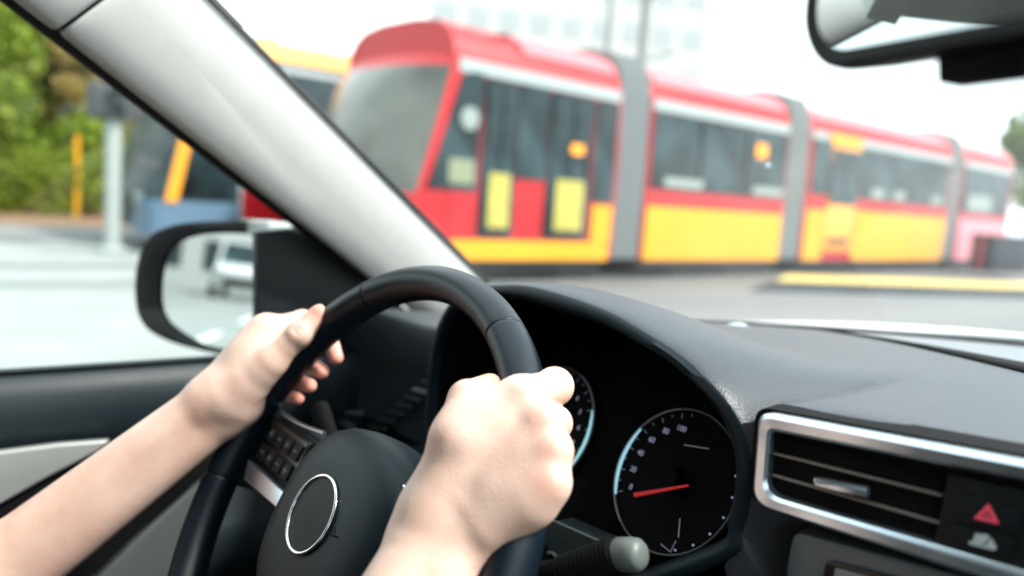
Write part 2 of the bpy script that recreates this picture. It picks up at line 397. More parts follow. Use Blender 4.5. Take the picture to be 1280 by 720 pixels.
def left_hand(h=.0013):
    P = lambda x, y, d: at(x, y, d)
    wrist = P(274, 507, .661); elbow = P(-45, 752, .632)
    mcp = [P(334, 411, .672), P(320, 431, .684), P(309, 452, .690), P(303, 474, .690)]
    pip = [P(378, 400, .694), P(350, 436, .716), P(336, 462, .716), P(326, 484, .708)]
    dip = [P(410, 418, .702), P(384, 453, .708), P(367, 475, .704), P(350, 495, .698)]
    tip = [P(420, 447, .688), P(402, 464, .690), P(387, 482, .686), P(372, 498, .684)]
    pts = np.array(mcp+pip+dip+tip+[wrist, elbow]); lo = pts.min(0)-.06; hi = pts.max(0)+.06
    f = Field(lo, hi, h)
    ax = wrist-elbow; ax /= np.linalg.norm(ax)
    side = P(300, 545, .668)-wrist; side -= ax*(side@ax); side /= np.linalg.norm(side); nor = np.cross(ax, side)
    for s_ in (-1, 1): f.cap(wrist+ax*.008+side*s_*.0088, elbow+side*s_*.006, .0180, .0310, .006)
    f.cap(elbow, elbow+np.array([.02, -.13, .14]), .039, .044, .03)
    back = P(310, 470, .72)-P(310, 470, .66); back /= np.linalg.norm(back)          # away from the viewer
    wb = [wrist-side*.008+back*s_ for s_ in (-.004, .003, .008, .012)]
    rr = [.0118, .0118, .0115, .011]
    for i in range(4): f.cap(wb[i], lerp(wb[i], mcp[i], .95), .0138, rr[i]*.9, .016)
    for i in range(3): f.cap(lerp(wb[i], mcp[i], .6), lerp(wb[i+1], mcp[i+1], .85), .012, .0110, .016)
    # thumb lying up along the rim, ball of the thumb facing the viewer
    cmc = P(290, 498, .657); tm = P(340, 452, .649); ti = P(374, 418, .649); tt = P(397, 394, .656)
    f.cap(wrist+side*.002, cmc, .0165, .0145, .016); f.cap(cmc, lerp(cmc, tm, .97), .0142, .0126, .012)
    f.cap(cmc, mcp[0], .0145, .0105, .016); f.cap(lerp(cmc, tm, .45), lerp(mcp[0], mcp[1], .5), .0125, .0105, .016)
    f.cap(wrist+side*.012, P(306, 505, .668), .0125, .0120, .012)                       # heel of the hand
    f.cap(P(306, 505, .672), mcp[3], .0125, .0105, .012)
    t = Field.__new__(Field); t.h = h; t.lo = lo; t.n = f.n; t.ax = f.ax; t.F = np.full(f.n, .2, np.float32)
    t.cap(lerp(cmc, tm, .8), ti, .0122, .0100, .0); t.cap(ti, tt, .0098, .0083, .004)
    t.ell(ti, (.0104, .0104, .0104), k=.004)
    f.mix(tuple([slice(None)]*3), t.F, .0075)
    g = np.full(f.n, .2, np.float32)
    fr = [(.0098, .0086, .0076, .0064), (.0098, .0086, .0076, .0066), (.0092, .0082, .0073, .0064), (.0086, .0074, .0066, .0058)]
    for i in range(4):
        t.F = np.full(f.n, .2, np.float32); t.chain([mcp[i], pip[i], dip[i], tip[i]], fr[i], 0, .004)
        kk = .0014; hh = np.maximum(kk-np.abs(g-t.F), 0)/kk; g = np.minimum(g, t.F)-hh*hh*kk*.25
    k = .006; hh = np.maximum(k-np.abs(f.F-g), 0)/k; f.F = np.minimum(f.F, g)-hh*hh*k*.25
    # thumb nail and the skin folds over the thumb joint
    tdir = (tt-ti)/np.linalg.norm(tt-ti); up = P(360, 380, .60)-tt; up -= tdir*(up@tdir); up /= np.linalg.norm(up); sd = np.cross(tdir, up)
    f.ell(tt+up*.0062+tdir*.0015, (.0072, .0056, .0028), axes=[tdir, sd, up], k=.0008)
    for q in (-.0022, 0, .0024): f.ell(ti+tdir*q+up*.0108, (.0006, .006, .0012), axes=[tdir, sd, up], k=.0012, cut=True)
    cut_rim(f, 115, 185)
    V, Q = f.mesh(); V = relax(V, Q, 2, .45)
    fl = [(tt, .011, .75), (tt+up*.006, .006, .85), (ti, .009, .2)]+[(p_, .010, .85) for p_ in tip]+[(p_, .008, .5) for p_ in dip]+[(m_, .009, .2) for m_ in mcp]
    return V, Q, fl, elbow

M['eyewhite'] = mat('eye_white', (.75, .73, .70), .2)
def build_person():
    root = empty('person', (0, -.45, .40), 'driver with bare forearms gripping the steering wheel with both hands', 'person')
    Vr, Qr, fr, er = right_hand(); Vl, Ql, fl, el = left_hand()
    f = Field((-.36, -.78, .10), (.36, .42, 1.46), .009)
    sh = {1: np.array([.175, -.37, 1.0]), -1: np.array([-.175, -.37, 1.0])}
    def torso(F, o, legs=True, head=True, low=True):
        F.cap((-.09, -.52, .56), (.09, -.52, .56), .115+o, .115+o, .05)
        F.cap((0, -.50, .60), (0, -.44, .80), .115+o, .115+o, .06)
        F.cap((-.07, -.43, .88), (.07, -.43, .88), .105+o, .105+o, .06)
        for s_ in (-1, 1): F.cap((0, -.42, .98), sh[s_], .07+o, .058+o, .05)
    torso(f, 0)
    f.cap((0, -.415, 1.03), (0, -.40, 1.15), .052, .050, .03)
    f.ell((0, -.395, 1.255), (.074, .094, .112), k=.02); f.ell((0, -.345, 1.20), (.052, .052, .055), k=.03)
    f.cap((0, -.302, 1.262), (0, -.286, 1.232), .009, .013, .012)
    for s_ in (-1, 1):
        f.ell((s_*.076, -.40, 1.25), (.008, .018, .03), k=.006)
        f.ell((s_*.031, -.302, 1.268), (.014, .012, .009), k=.004, cut=True)
        f.ell((s_*.031, -.311, 1.268), (.012, .012, .012), k=.002)
        f.cap((s_*.09, -.49, .56), (s_*.13, -.08, .62), .088, .062, .03)
        f.cap((s_*.13, -.08, .62), (s_*.12, .25, .28), .060, .040, .02)
        f.cap((s_*.12, .25, .25), (s_*.12, .36, .27), .036, .028, .02)
    f.cap((-.02, -.298, 1.20), (.02, -.298, 1.20), .008, .008, .006)
    for s_, e in ((1, er), (-1, el)):
        top = e+(np.array([-.012, -.14, .13]) if s_ > 0 else np.array([.02, -.13, .14]))
        f.cap(sh[s_], top, .050, .044, .03); f.cap(top, e*.35+top*.65, .044, .042, .02)
    V, Q = f.mesh(); V = relax(V, Q, 2, .5)
    body = mesh_obj('body', [(Vr, Qr), (Vl, Ql), (V, Q)], M['skin'], root, fr+fl)
    g = Field((-.36, -.78, .34), (.36, -.16, 1.14), .009); torso(g, .014)
    for s_, e in ((1, er), (-1, el)):
        top = e+(np.array([-.012, -.14, .13]) if s_ > 0 else np.array([.02, -.13, .14])); g.cap(sh[s_], lerp(sh[s_], top, .85), .064, .064, .03)
    V, Q = g.mesh(); mesh_obj('shirt', [(relax(V, Q, 3), Q)], mat('navy_shirt', (.02, .025, .04), .85, bump=.2, scale=500), root)
    g = Field((-.3, -.7, .1), (.3, .42, .76), .009)
    for s_ in (-1, 1):
        g.cap((s_*.09, -.49, .56), (s_*.13, -.08, .62), .104, .074, .04); g.cap((s_*.13, -.08, .62), (s_*.12, .25, .28), .072, .055, .02)
    V, Q = g.mesh(); mesh_obj('trousers', [(relax(V, Q, 3), Q)], mat('dark_trousers', (.02, .02, .025), .9, bump=.2, scale=400), root)
    g = Field((-.12, -.53, 1.16), (.12, -.27, 1.42), .005)
    g.ell((0, -.412, 1.285), (.086, .100, .102), k=.01); g.ell((0, -.43, 1.22), (.084, .075, .08), k=.03)
    g.ell((0, -.27, 1.225), (.062, .085, .095), k=.01, cut=True)
    V, Q = g.mesh(); mesh_obj('hair', [(relax(V, Q, 2), Q)], mat('dark_hair', (.02, .013, .009), .5, bump=.5, scale=300, stretch=(4, 4, .3)), root)
    for s_ in (-1, 1):
        ey = MB().lathe((s_*.031, -.3155, 1.268), (s_*.12, 1, 0), [(.0005, -.009), (.008, -.006), (.0105, 0), (.0085, .0062), (.006, .0086)], 20).build('eye', M['eyewhite'], root); MB().lathe((s_*.031+s_*.0012, -.3075, 1.268), (s_*.12, 1, 0), [(.0050, 0), (.0050, .0015), (.001, .0022)], 16).build('iris', M['matblack'], ey)
    return root
# ------------------------------------------------------------------ the car
XC = .37                                        # car centre line (driver sits at X = 0)
car = empty('car', (XC, -.7, 0), 'white hatchback seen from its own cabin, grey dashboard, pale windscreen pillar', 'car')
def base_y(X): return .86-.5*((X-XC)/.71)**2
def base_z(X): return 1.035-.035*min(1, abs((X-XC)/.71))**1.5
# pillar edges measured on the side-window plane and on the windscreen side
def side_x(z): return -.45+.3*(z-1.03)
E1 = [on(x, y, (1, 0, -.3), -.45-.3*1.03) for x, y in ((61, 31), (283, 180), (458, 340))]
E2 = [on(x, y, (1, 0, -.3), -.395-.3*1.04) for x, y in ((257, 0), (378, 111), (480, 222), (599, 345))]
def line_fit(P):
    P = np.array(P); c = P.mean(0); d = np.linalg.svd(P-c)[2][0]; d = d*np.sign(d[1]); return c, d
c1, d1 = line_fit(E1); c2, d2 = line_fit(E2)
def e1(y): return c1+d1*((y-c1[1])/d1[1])
def e2(y): return c2+d2*((y-c2[1])/d2[1])
def mx(p): return np.array([2*XC-p[0], p[1], p[2]])      # mirrored to the passenger side

# A-pillar trims: a padded strip between the two edges, bulging into the cabin
def pillar_rows(y0, y1, mir=False, grow=0.0, n=26):
    rows = []
    for y in np.linspace(y0, y1, n):
        a = e1(y-.035); b = e2(y+.035 if y < .3 else y+.035)
        inb = np.array([.55, -.55, -.62]); inb = inb/np.linalg.norm(inb)          # into the cabin
        prof = [(-.01, -.006), (-.01, .006), (.05, .018), (.12, .0275), (.19, .0345), (.25, .0375), (.31, .0375), (.42, .0355), (.56, .030), (.70, .023), (.84, .014), (.95, .005), (1, -.001), (.995, -.006)]
        r = [lerp(a, b, t)+inb*(h+grow) for t, h in prof]
        if mir: r = [mx(q) for q in r]
        rows.append(r)
    return rows
lp = MB().grid(pillar_rows(-.075, .50)).build('windscreen_pillar', M['pillar'], car, subsurf=1, thick=.004, auto=70)
lp['label'] = 'pale cloth-covered windscreen pillar on the driver side'
rp = MB().grid(pillar_rows(-.075, .50, True)).build('windscreen_pillar', M['pillar'], car, subsurf=1, thick=.004, auto=70)
MB().grid(pillar_rows(-.30, .0, grow=-.004, n=14)).build('pillar_backing', M['seal'], car)
hp = MB().grid(pillar_rows(-.30, -.0757, grow=.0015, n=12)).build('pillar_cap', M['pillar'], car, subsurf=1, thick=.004, auto=70)
MB().grid(pillar_rows(-.30, -.0757, True, n=12)).build('pillar_cap', M['pillar'], car, subsurf=1, thick=.004)
for mir in (False, True):
    f_ = mx if mir else (lambda q: q)
    path = [f_(e1(y)+np.array([-.006, 0, -.0075])) for y in np.linspace(-.55, .27, 30)]
    MB().tube(path, .0095, 12).build('door_seal', M['seal'], car)
    path = [f_(e2(y)+np.array([.001, .0, .0015])) for y in np.linspace(-.16, .56, 30)]
    MB().tube(path, .0026, 8).build('windscreen_seal', M['seal'], car)

# windscreen, bulging forward at the centre line
def ws(X, t):
    bl = e2(.46); tl = e2(-.16); k = abs((X-XC)/.71)**2
    b = np.array([X, base_y(X)*(1)+.0, base_z(X)-.01]); tp = np.array([XC+(X-XC)*(XC-tl[0]+.02)/.71, -.12-.06*k, 1.425-.035*k])
    c = lerp(b, tp, t); c[2] += .02*math.sin(math.pi*t)*(1-k); return c
rows = [[ws(X, t) for X in np.linspace(XC-.73, XC+.73, 40)] for t in np.linspace(0, 1, 16)]
MB().grid(rows).build('windscreen', M['wsglass'], car, auto=90)

# outer shell: roof, sides, bonnet
def roofpt(X, Y, dz=0):
    k = abs((X-XC)/.62)**2.4; return np.array([X, Y, 1.455-.055*k-.10*max(0, (-Y-1.6)/1.4)**2+dz])
rows = [[roofpt(X, Y-(.12*abs((X-XC)/.62)**2 if Y > -.5 else 0)) for X in np.linspace(XC-.62, XC+.62, 24)] for Y in np.linspace(-.13, -2.75, 24)]
MB().grid(rows).build('roof', M['white'], car, thick=.003)
rows = [[roofpt(X, Y-(.12*abs((X-XC)/.62)**2 if Y > -.5 else 0), -.028) for X in np.linspace(XC-.60, XC+.60, 24)] for Y in np.linspace(-.16, -2.7, 24)]
MB().grid(rows).build('headliner', M['liner'], car, thick=.003)
for dx in (.0, .5): MB().tube([roofpt(-.10+dx+.22*t, -.9-1.0*t, -.0325) for t in np.linspace(0, 1, 12)], .004, 6).build('headliner_seam', M['seal'], car)
MB().grid([[roofpt(X, Y-.12*abs((X-XC)/.62)**2, -.010+dz) for X in np.linspace(XC-.60, XC+.60, 20)] for Y, dz in ((-.125, 0), (-.135, -.026), (-.17, -.03))]).build('header_trim', M['liner'], car)
def bonnet(X, Y):
    k = (X-XC)/.80; return np.array([X, Y, 1.034-.09*k*k-.10*max(0, Y-.9)-.10*max(0, (Y-1.5))**1.5])
rows = []
for t in np.linspace(0, 1, 26):
    rows.append([bonnet(X, base_y(max(min(X, 1.08), -.34))*.0+((.885-.5*((X-XC)/.80)**2)*(1-t)+(1.80-.22*((X-XC)/.80)**2)*t)) for X in np.linspace(XC-.80, XC+.80, 30)])
MB().grid(rows).build('bonnet', mat('bonnet_paint', (.56, .58, .59), .45, coat=.12, croug=.3), car, thick=.004)
rows = [[np.array([X, .86-.5*((X-XC)/.73)**2+o, base_z(min(max(X, -.34), 1.08))-dz]) for X in np.linspace(XC-.75, XC+.75, 30)] for o, dz in ((-.02, .018), (.03, .022), (.07, .05))]
MB().grid(rows).build('scuttle', M['matblack'], car)
for s in (-1, 1):
    b = MB(); xo = XC+s*.875
    b.prism([(xo, 1.80, .35), (xo, 1.82, .72), (xo, 1.5, .86), (xo, .9, .92), (xo, .42, .93), (xo, .42, .25), (xo, .95, .25), (xo, 1.0, .55), (xo, 1.15, .68), (xo, 1.35, .68), (xo, 1.5, .55), (xo, 1.55, .35)], (-s*.07, 0, 0))
    b.build('wing_panel', M['white'], car, bevel=.02)
    b = MB(); b.prism([(xo, -.72, .95), (xo, -1.6, .97), (xo, -2.85, 1.0), (xo, -3.0, .6), (xo, -2.95, .3), (xo, -2.55, .3), (xo, -2.45, .6), (xo, -2.3, .68), (xo, -2.1, .68), (xo, -1.95, .55), (xo, -1.85, .28), (xo, -.72, .28)], (-s*.07, 0, 0))
    b.build('rear_side_panel', M['white'], car, bevel=.02)
    for yw in (1.25, -2.2):
        wh = MB().lathe((XC+s*.74, yw, .315), (s, 0, 0), [(.2, -.09), (.3, -.09), (.315, -.07), (.315, .07), (.3, .09), (.21, .09)], 40).build('wheel', mat('tyre', (.02, .02, .02), .85) if yw > 0 and s < 0 else bpy.data.materials['tyre'], car)
        MB().lathe((XC+s*.74, yw, .315), (s, 0, 0), [(.03, .085), (.06, .08), (.2, .06), (.205, .088), (.205, -.05)], 30).build('hubcap', M['silver'], wh)
MB().box((XC, 1.80, .5), (1.5, .12, .4)).build('front_bumper', M['white'], car, bevel=.05, seg=4)
MB().prism([(XC-.75, -2.95, .3), (XC-.75, -2.98, .98), (XC+.75, -2.98, .98), (XC+.75, -2.95, .3)], (0, .06, 0)).build('tailgate', M['white'], car, bevel=.01)
MB().box((XC, -.7, .2), (1.6, 3.6, .05)).build('floor_pan', M['carpet'], car)
MB().box((XC, .45, .62), (1.4, .03, .8)).build('firewall', M['carpet'], car)
# window glass, B and C pillars
def sidept(y, z, s): x = side_x(z)-.022; return np.array([x if s < 0 else 2*XC-x, y, z])
for s in (-1, 1):
    f_ = (lambda q: q) if s < 0 else mx
    pts = [e1(y)+np.array([-.02, 0, 0]) for y in np.linspace(.27, -.32, 12)]
    poly = [f_(q) for q in pts]+[sidept(-.72, 1.405, s), sidept(-.72, .90, s), sidept(.33, .90, s)]
    MB().prism(poly, (.003*s, 0, 0)).build('side_window', M['glass'], car, smooth=False)
    MB().prism([sidept(-.80, 1.38, s), sidept(-1.75, 1.36, s), sidept(-2.0, 1.0, s), sidept(-.80, .96, s)], (.003*s, 0, 0)).build('rear_side_window', M['glass'], car, smooth=False)
    MB().prism([sidept(-.60, 1.41, s), sidept(-.66, 1.2, s), sidept(-.68, .92, s), sidept(-.66, .45, s), sidept(-.86, .45, s), sidept(-.84, .92, s), sidept(-.90, 1.2, s), sidept(-1.02, 1.41, s)], (-s*.045, 0, 0)).build('centre_pillar', M['pillar'], car, bevel=.012, seg=3)
    MB().prism([sidept(-1.72, 1.38, s), sidept(-2.0, .98, s), sidept(-2.5, .98, s), sidept(-2.4, 1.2, s), sidept(-2.2, 1.37, s)], (-s*.05, 0, 0)).build('rear_pillar', M['pillar'], car, bevel=.012, seg=3)
    sp_ = [sidept(-.66, 1.40, s)+[.047*-s, 0, 0], sidept(-.74, 1.22, s)+[.047*-s, 0, 0], sidept(-.78, 1.0, s)+[.047*-s, 0, 0]]
    MB().tube(sp_, .0022, 6).build('pillar_seam', M['seal'], car)
    path = [f_(e1(y)+np.array([.004, 0, .012])) for y in np.linspace(-.28, -.42, 6)]+[f_(np.array([side_x(1.40)+.01, y, 1.405])) for y in np.linspace(-.5, -2.2, 20)]
    MB().tube(path, .022, 10).build('roof_rail', M['liner'], car)
MB().prism([(XC-.52, -2.62, 1.34), (XC+.52, -2.62, 1.34), (XC+.62, -2.95, 1.0), (XC-.62, -2.95, 1.0)], (0, -.004, 0)).build('rear_window', M['glass'], car, smooth=False)
M['grip'] = mat('grip_silver_paint', (.34, .36, .35), .35, metal=.3, var=.05)
# driver door: inner panel, ledge, groove, grip trims
XD = -.43
def dp(x, y, off=0.): return onX(x, y, XD+off)
zl = .942
def door_sec(y):
    k = 0
    return [(XD-.072, y, .912), (XD-.060, y, .924), (XD-.030, y, .933), (XD-.006, y, zl-.002), (XD, y, zl-.004), (XD-.004, y, zl-.009), (XD+.001, y, zl-.012), (XD+.010, y, zl-.03), (XD+.013, y, zl-.055), (XD+.006, y, zl-.085), (XD-.010, y, zl-.105), (XD-.012, y, zl-.16), (XD+.012, y, .74), (XD+.022, y, .70), (XD-.005, y, .66), (XD-.005, y, .30)]
door = MB().grid([door_sec(y) for y in np.linspace(-.70, .36, 24)]).build('door', M['door'], car, auto=60)
door['label'] = 'driver door inner panel with silver grip trims'
MB().grid([[mx(q) for q in door_sec(y)] for y in np.linspace(-.70, .36, 24)]).build('door', M['door'], car, auto=60)
for s in (-1, 1):
    b = MB(); xo = XC+s*.875
    b.prism([(xo, .42, .915), (xo, -.72, .905), (xo, -.72, .28), (xo, .42, .25)], (-s*.05, 0, 0)); b.build('door_skin', M['white'], car, bevel=.008)
pts = [dp(x, y, .018) for x, y in ((-160, 572), (0, 561), (70, 552), (136, 547), (122, 560), (60, 592), (0, 626), (-160, 660))]
MB().prism(pts, (.010, 0, 0)).build('grip_trim', M['grip'], door, bevel=.003, seg=3)
pts = [dp(x, y, .018) for x, y in ((110, 728), (180, 660), (240, 606), (262, 588), (262, 600), (240, 668), (200, 740), (120, 800), (80, 780))]
MB().prism(pts, (.010, 0, 0)).build('lower_grip_trim', mat('grip_dark_silver', (.14, .155, .155), .35, metal=.4), door, bevel=.003, seg=3)
pts = [dp(x, y, .010) for x, y in ((-160, 640), (0, 628), (62, 594), (124, 562), (150, 548), (190, 545), (262, 560), (264, 586), (240, 602), (178, 656), (108, 724), (60, 790), (-160, 800))]
MB().prism(pts, (.009, 0, 0)).build('armrest_recess', M['matblack'], door, bevel=.004)
pts = [dp(x, y, .045) for x, y in ((238, 566), (256, 552), (262, 556), (254, 566), (242, 574))]
MB().prism(pts, (.006, 0, 0)).build('door_release', M['chrome'], door, bevel=.002)
# mirror sail panel, closing the front corner of the side window
sp = [e1(y)+np.array([-.004, 0, -.004]) for y in (.16, .20, .27, .34)]+[np.array([-.50, .40, .93]), np.array([-.465, .105, .935]), np.array([-.465, .118, 1.03])]
poly = [onX(x, y, -.452) for x, y in ((385, 284), (458, 344), (548, 420), (560, 500), (330, 470), (322, 440), (322, 290))]
sail = MB().prism(poly, (-.02, 0, 0)).build('sail_panel', M['dashdark'], car, bevel=.003)

# ------------------------------------------------------------------ steering wheel
wheel = empty('steering_wheel', WC.tolist(), None, None); del_ = None
wheel.parent = car; wheel.location = (WC-np.array([XC, -.7, 0])).tolist()
wheel['label'] = 'black leather steering wheel with a bare chrome ring on its hub'
seams = [61, 119, 190, 350, 241, 299]
angs = sorted(set(np.linspace(0, 360, 181)[:-1].round(3).tolist()+[a+d for a in seams for d in (-.45, -.22, 0, .22, .45)]))
rings = []
for a in angs:
    g = 1.0
    for q in seams:
        dd = abs(a-q); g -= .055*math.exp(-(dd/.2)**2)
    ra, rb = RA*g, RB*g
    if 61 < a < 119: pass
    Rr = math.cos(R_(a))*WU+math.sin(R_(a))*WV; c = WC+RW*Rr; ring = []
    for p in np.linspace(0, 2*math.pi, 28, endpoint=False):
        ring.append(c+ra*math.cos(p)*Rr+rb*math.sin(p)*WN)
    rings.append(ring)
rings.append(rings[0])
MB().loft(rings, True, False).build('rim', M['rim'], wheel, auto=80)
# stitched seam bands
def airbag_r(a):
    c, s = math.cos(a), math.sin(a)
    rx = .088 if c > 0 else .072; ry = .067 if s > 0 else .085
    return 1/((abs(c)/rx)**2.5+(abs(s)/ry)**2.5)**(1/2.5)
def ring_at(scale, n, du=0): return [W(du+airbag_r(a)*scale*math.cos(a), airbag_r(a)*scale*math.sin(a), n) for a in np.linspace(0, 2*math.pi, 56, endpoint=False)]
prof = [(.80, -.06), (.97, -.045), (1.0, -.030), (.995, -.018), (.965, -.006), (.90, .003), (.80, .0085), (.65, .0115), (.50, .0125), (.34, .0125), (.15, .0122), (.02, .0122)]
air = MB().loft([ring_at(s_, n_) for s_, n_ in prof]).build('airbag_cover', M['hub'], wheel, auto=80)
RE = .0262
MB().tube([W(RE*math.cos(a), RE*math.sin(a), .0138) for a in np.linspace(0, 2*math.pi, 64, endpoint=False)], .0013, 10, closed=True).build('emblem_ring', M['chrome'], air)
MB().lathe(W(0, 0, .0105), WN, [(.0272, 0), (.0272, .0022), (.0247, .0026), (.0247, .0030), (.001, .0034)], 56).build('emblem_disc', M['dashdark'], air)
mk = MB(); mk.bar(W(.030, .003, .0136), W(.033, -.002, .0136), .0008, .0004, WN); mk.bar(W(.0335, -.002, .0136), W(.041, .0, .0130), .0008, .0004, WN); mk.build('embossed_mark', M['matblack'], air)
M['bmark'] = mat('button_print', (.20, .22, .26), .5)
def plate(poly, n0, n1, name, m_, par, bevel=.003, seg=3):
    return MB().prism([W(u, v, n0) for u, v in poly], WN*(n1-n0)).build(name, m_, par, bevel=bevel, seg=seg)
sl = plate([(-.177, .030), (-.150, .036), (-.110, .0400), (-.060, .040), (-.050, -.030), (-.085, -.020), (-.125, -.022), (-.176, -.034)], -.034, -.008, 'spoke', M['hub'], wheel, .004)
sr = plate([(.177, .034), (.150, .044), (.110, .052), (.060, .058), (.050, -.030), (.085, -.022), (.125, -.022), (.176, -.030)], -.036, -.004, 'spoke', M['hub'], wheel, .010, 4)
sb = plate([(-.035, -.07), (.035, -.07), (.028, -.12), (.030, -.176), (-.030, -.176), (-.028, -.12)], -.036, -.012, 'spoke', M['hub'], wheel, .006)
for sg in (-1, 1):
    par = sl if sg < 0 else sr
    path = catmull([W(sg*.172, .048, -.012), W(sg*.158, .0405, -.007), W(sg*.130, .0400, -.005), W(sg*.100, .0415, -.003), W(sg*.060, .0460, -.001)], 6)
    MB().tube(path, .0019, 8).build('chrome_edge', M['silver'], par)
    poly = [(sg*.150, -.006), (sg*.068, -.006), (sg*.062, -.0185), (sg*.140, -.0205)]
    plate(poly, -.009, .0005, 'silver_insert', M['silver'], par, .0015)
    plate([(sg*.155, .034), (sg*.078, .034), (sg*.072, -.002), (sg*.152, -.002)], -.009, -.0035, 'button_panel', M['black'], par, .003)
    for r_ in range(2):
        for c_ in range(4):
            u0 = sg*(.088+.0165*c_); v0 = .0225-.0165*r_
            bt = plate([(u0-.0068, v0-.0066), (u0+.0068, v0-.0066), (u0+.0068, v0+.0066), (u0-.0068, v0+.0066)], -.0036, -.0014, 'button', M['dashdark'], par, .001)
            k = MB(); k.bar(W(u0-.003, v0, -.0012), W(u0+.003, v0, -.0012), .0009, .0003, WN)
            if (r_+c_) % 2: k.bar(W(u0, v0-.003, -.0011), W(u0, v0+.003, -.0011), .0009, .0003, WN)
            k.build('button_mark', M['bmark'], bt, smooth=False)
# column shroud and stalks
sh = MB().loft([[W(math.cos(a)*r*1.15, math.sin(a)*r-.01, n) for a in np.linspace(0, 2*math.pi, 24, endpoint=False)] for r, n in ((.03, -.03), (.045, -.055), (.052, -.075), (.06, -.12), (.06, -.24))]).build('column_shroud', M['dashdark'], car, auto=50)
def onW(x, y, n): return on(x, y, WN, float(WN@(WC+WN*n)))
k0 = onW(812, 694, -.055); k1 = onW(772, 693, -.055); k2 = onW(706, 716, -.055); k3 = W(.03, -.02, -.07)
ax = (k0-k1)/np.linalg.norm(k0-k1)
st = MB().tube([k3, lerp(k3, k2, .6), k2], [.006, .0065, .0085], 14).build('wiper_stalk', M['matblack'], car)
ax2 = (k1-k2)/np.linalg.norm(k1-k2); L2 = float(np.linalg.norm(k1-k2))
pr = []
for i in range(26):
    pr += [(.0098 if i % 2 else .0106, L2*i/25)]
MB().lathe(k2, ax2, [(.006, -.004)]+pr+[(.009, L2+.002)], 24).build('stalk_grip', M['matblack'], st, auto=20)
MB().lathe(k1-ax*.001, ax, [(.0082, 0), (.0092, .002), (.0094, .010), (.0089, .0145), (.007, .017), (.003, .018)], 28).build('stalk_cap', mat('stalk_cap_grey', (.11, .13, .12), .45), st)
st2 = MB().tube([W(-.03, -.01, -.07), W(-.12, .025, -.06), W(-.175, .055, -.05)], [.006, .0065, .0085], 14).build('indicator_stalk', M['matblack'], car)

# ------------------------------------------------------------------ instrument cluster
GT = TILT-.05; GN = np.array([0, -math.cos(GT), math.sin(GT)]); GV = np.array([0, math.sin(GT), math.cos(GT)]); GU = WU
G0 = np.array([.107, .2295, .946])
def GP(u, v, n=0.): return G0+GU*u+GV*v+GN*n
def onG(x, y, n=0.): return on(x, y, GN, float(GN@(G0+GN*n)))
def gauge(name, cu, R, label):
    g = MB().lathe(GP(cu, 0, -.004), GN, [(R*1.04, 0), (R*1.04, .003), (.001, .0032)], 64).build(name, M['matblack'], cluster)
    g['label'] = label
    MB().tube([GP(cu+R*math.cos(a), R*math.sin(a), .0008) for a in np.linspace(0, 2*math.pi, 90, endpoint=False)], .0007, 6, closed=True).build('bezel_ring', M['greytrim'], g)
    return g
def text(s, c, size, m_, par, name='numeral', u=None, v=None):
    cu = bpy.data.curves.new(name, 'FONT'); cu.body = s; cu.size = size; cu.align_x = 'CENTER'; cu.align_y = 'CENTER'; cu.extrude = .0001
    o = bpy.data.objects.new(name, cu); COL.objects.link(o); cu.materials.append(m_)
    u = GU if u is None else u; v = GV if v is None else v; n = np.cross(u, v)
    me = bpy.data.meshes.new_from_object(o); bpy.data.objects.remove(o); o = bpy.data.objects.new(name, me); COL.objects.link(o)
    o.rotation_euler = Matrix(np.stack([u, v, n], 1).tolist()).to_euler(); place(o, c, par); return o
cluster = MB()
lip_px = [(902, 704, .150), (930, 660, .152), (941, 600, .148), (932, 545, .145), (906, 498, .140), (856, 449, .136), (811, 419, .136), (760, 390, .138), (700, 368, .142), (654, 357, .148), (613, 357, .155)]
lip = [onY(x, y, Y) for x, y, Y in lip_px]
mid = .03
lip += [np.array([-.080, .165, 1.068]), np.array([-.125, .170, 1.045]), np.array([-.155, .175, 1.005]), np.array([-.165, .178, .95]), np.array([-.155, .175, .90]), np.array([-.11, .165, .868]), np.array([.0, .155, .858]), np.array([.10, .150, .865])]
lipc = catmull(lip, 6, True); nl = len(lipc); lc = np.mean(lipc, 0)
def shrink(p, k, dy=0.):
    d = (p-lc)*np.array([1, 0, 1]); L = np.linalg.norm(d); return p-d/L*k+np.array([0, dy, 0])
edge = [shrink(p, .013, .004) for p in lipc]; back = []
for p in edge:                                    # the loop carried back onto the gauge plane, shrunk a little
    q = lerp(p, lc, .02); t = float(GN@(G0+GN*-.003-q))/float(GN@np.array([0, 1., -.12])); back.append(q+np.array([0, 1., -.12])*t)
tun = MB().loft([edge, [shrink(p, .0145, .009) for p in lipc], back], True, False)
cluster = tun.build('instrument_cluster', M['matblack'], car, auto=60); cluster['label'] = 'dark instrument cluster behind the steering wheel'
MB().loft([lipc, [shrink(p, .003, -.003) for p in lipc], [shrink(p, .008, -.002) for p in lipc], [shrink(p, .012, .001) for p in lipc], edge], True, False).build('cowl_lip', M['hub'], cluster, auto=70)
MB().loft([back, [lerp(p, np.mean(back, 0), .98) for p in back]], True, True).build('cluster_face', M['matblack'], cluster)
RG = .055
ga = gauge('dial', 0, RG, 'right-hand dial with a red needle and pale blue side arc')
gb = gauge('dial', -.150, RG, 'left-hand dial mostly hidden by the right hand')
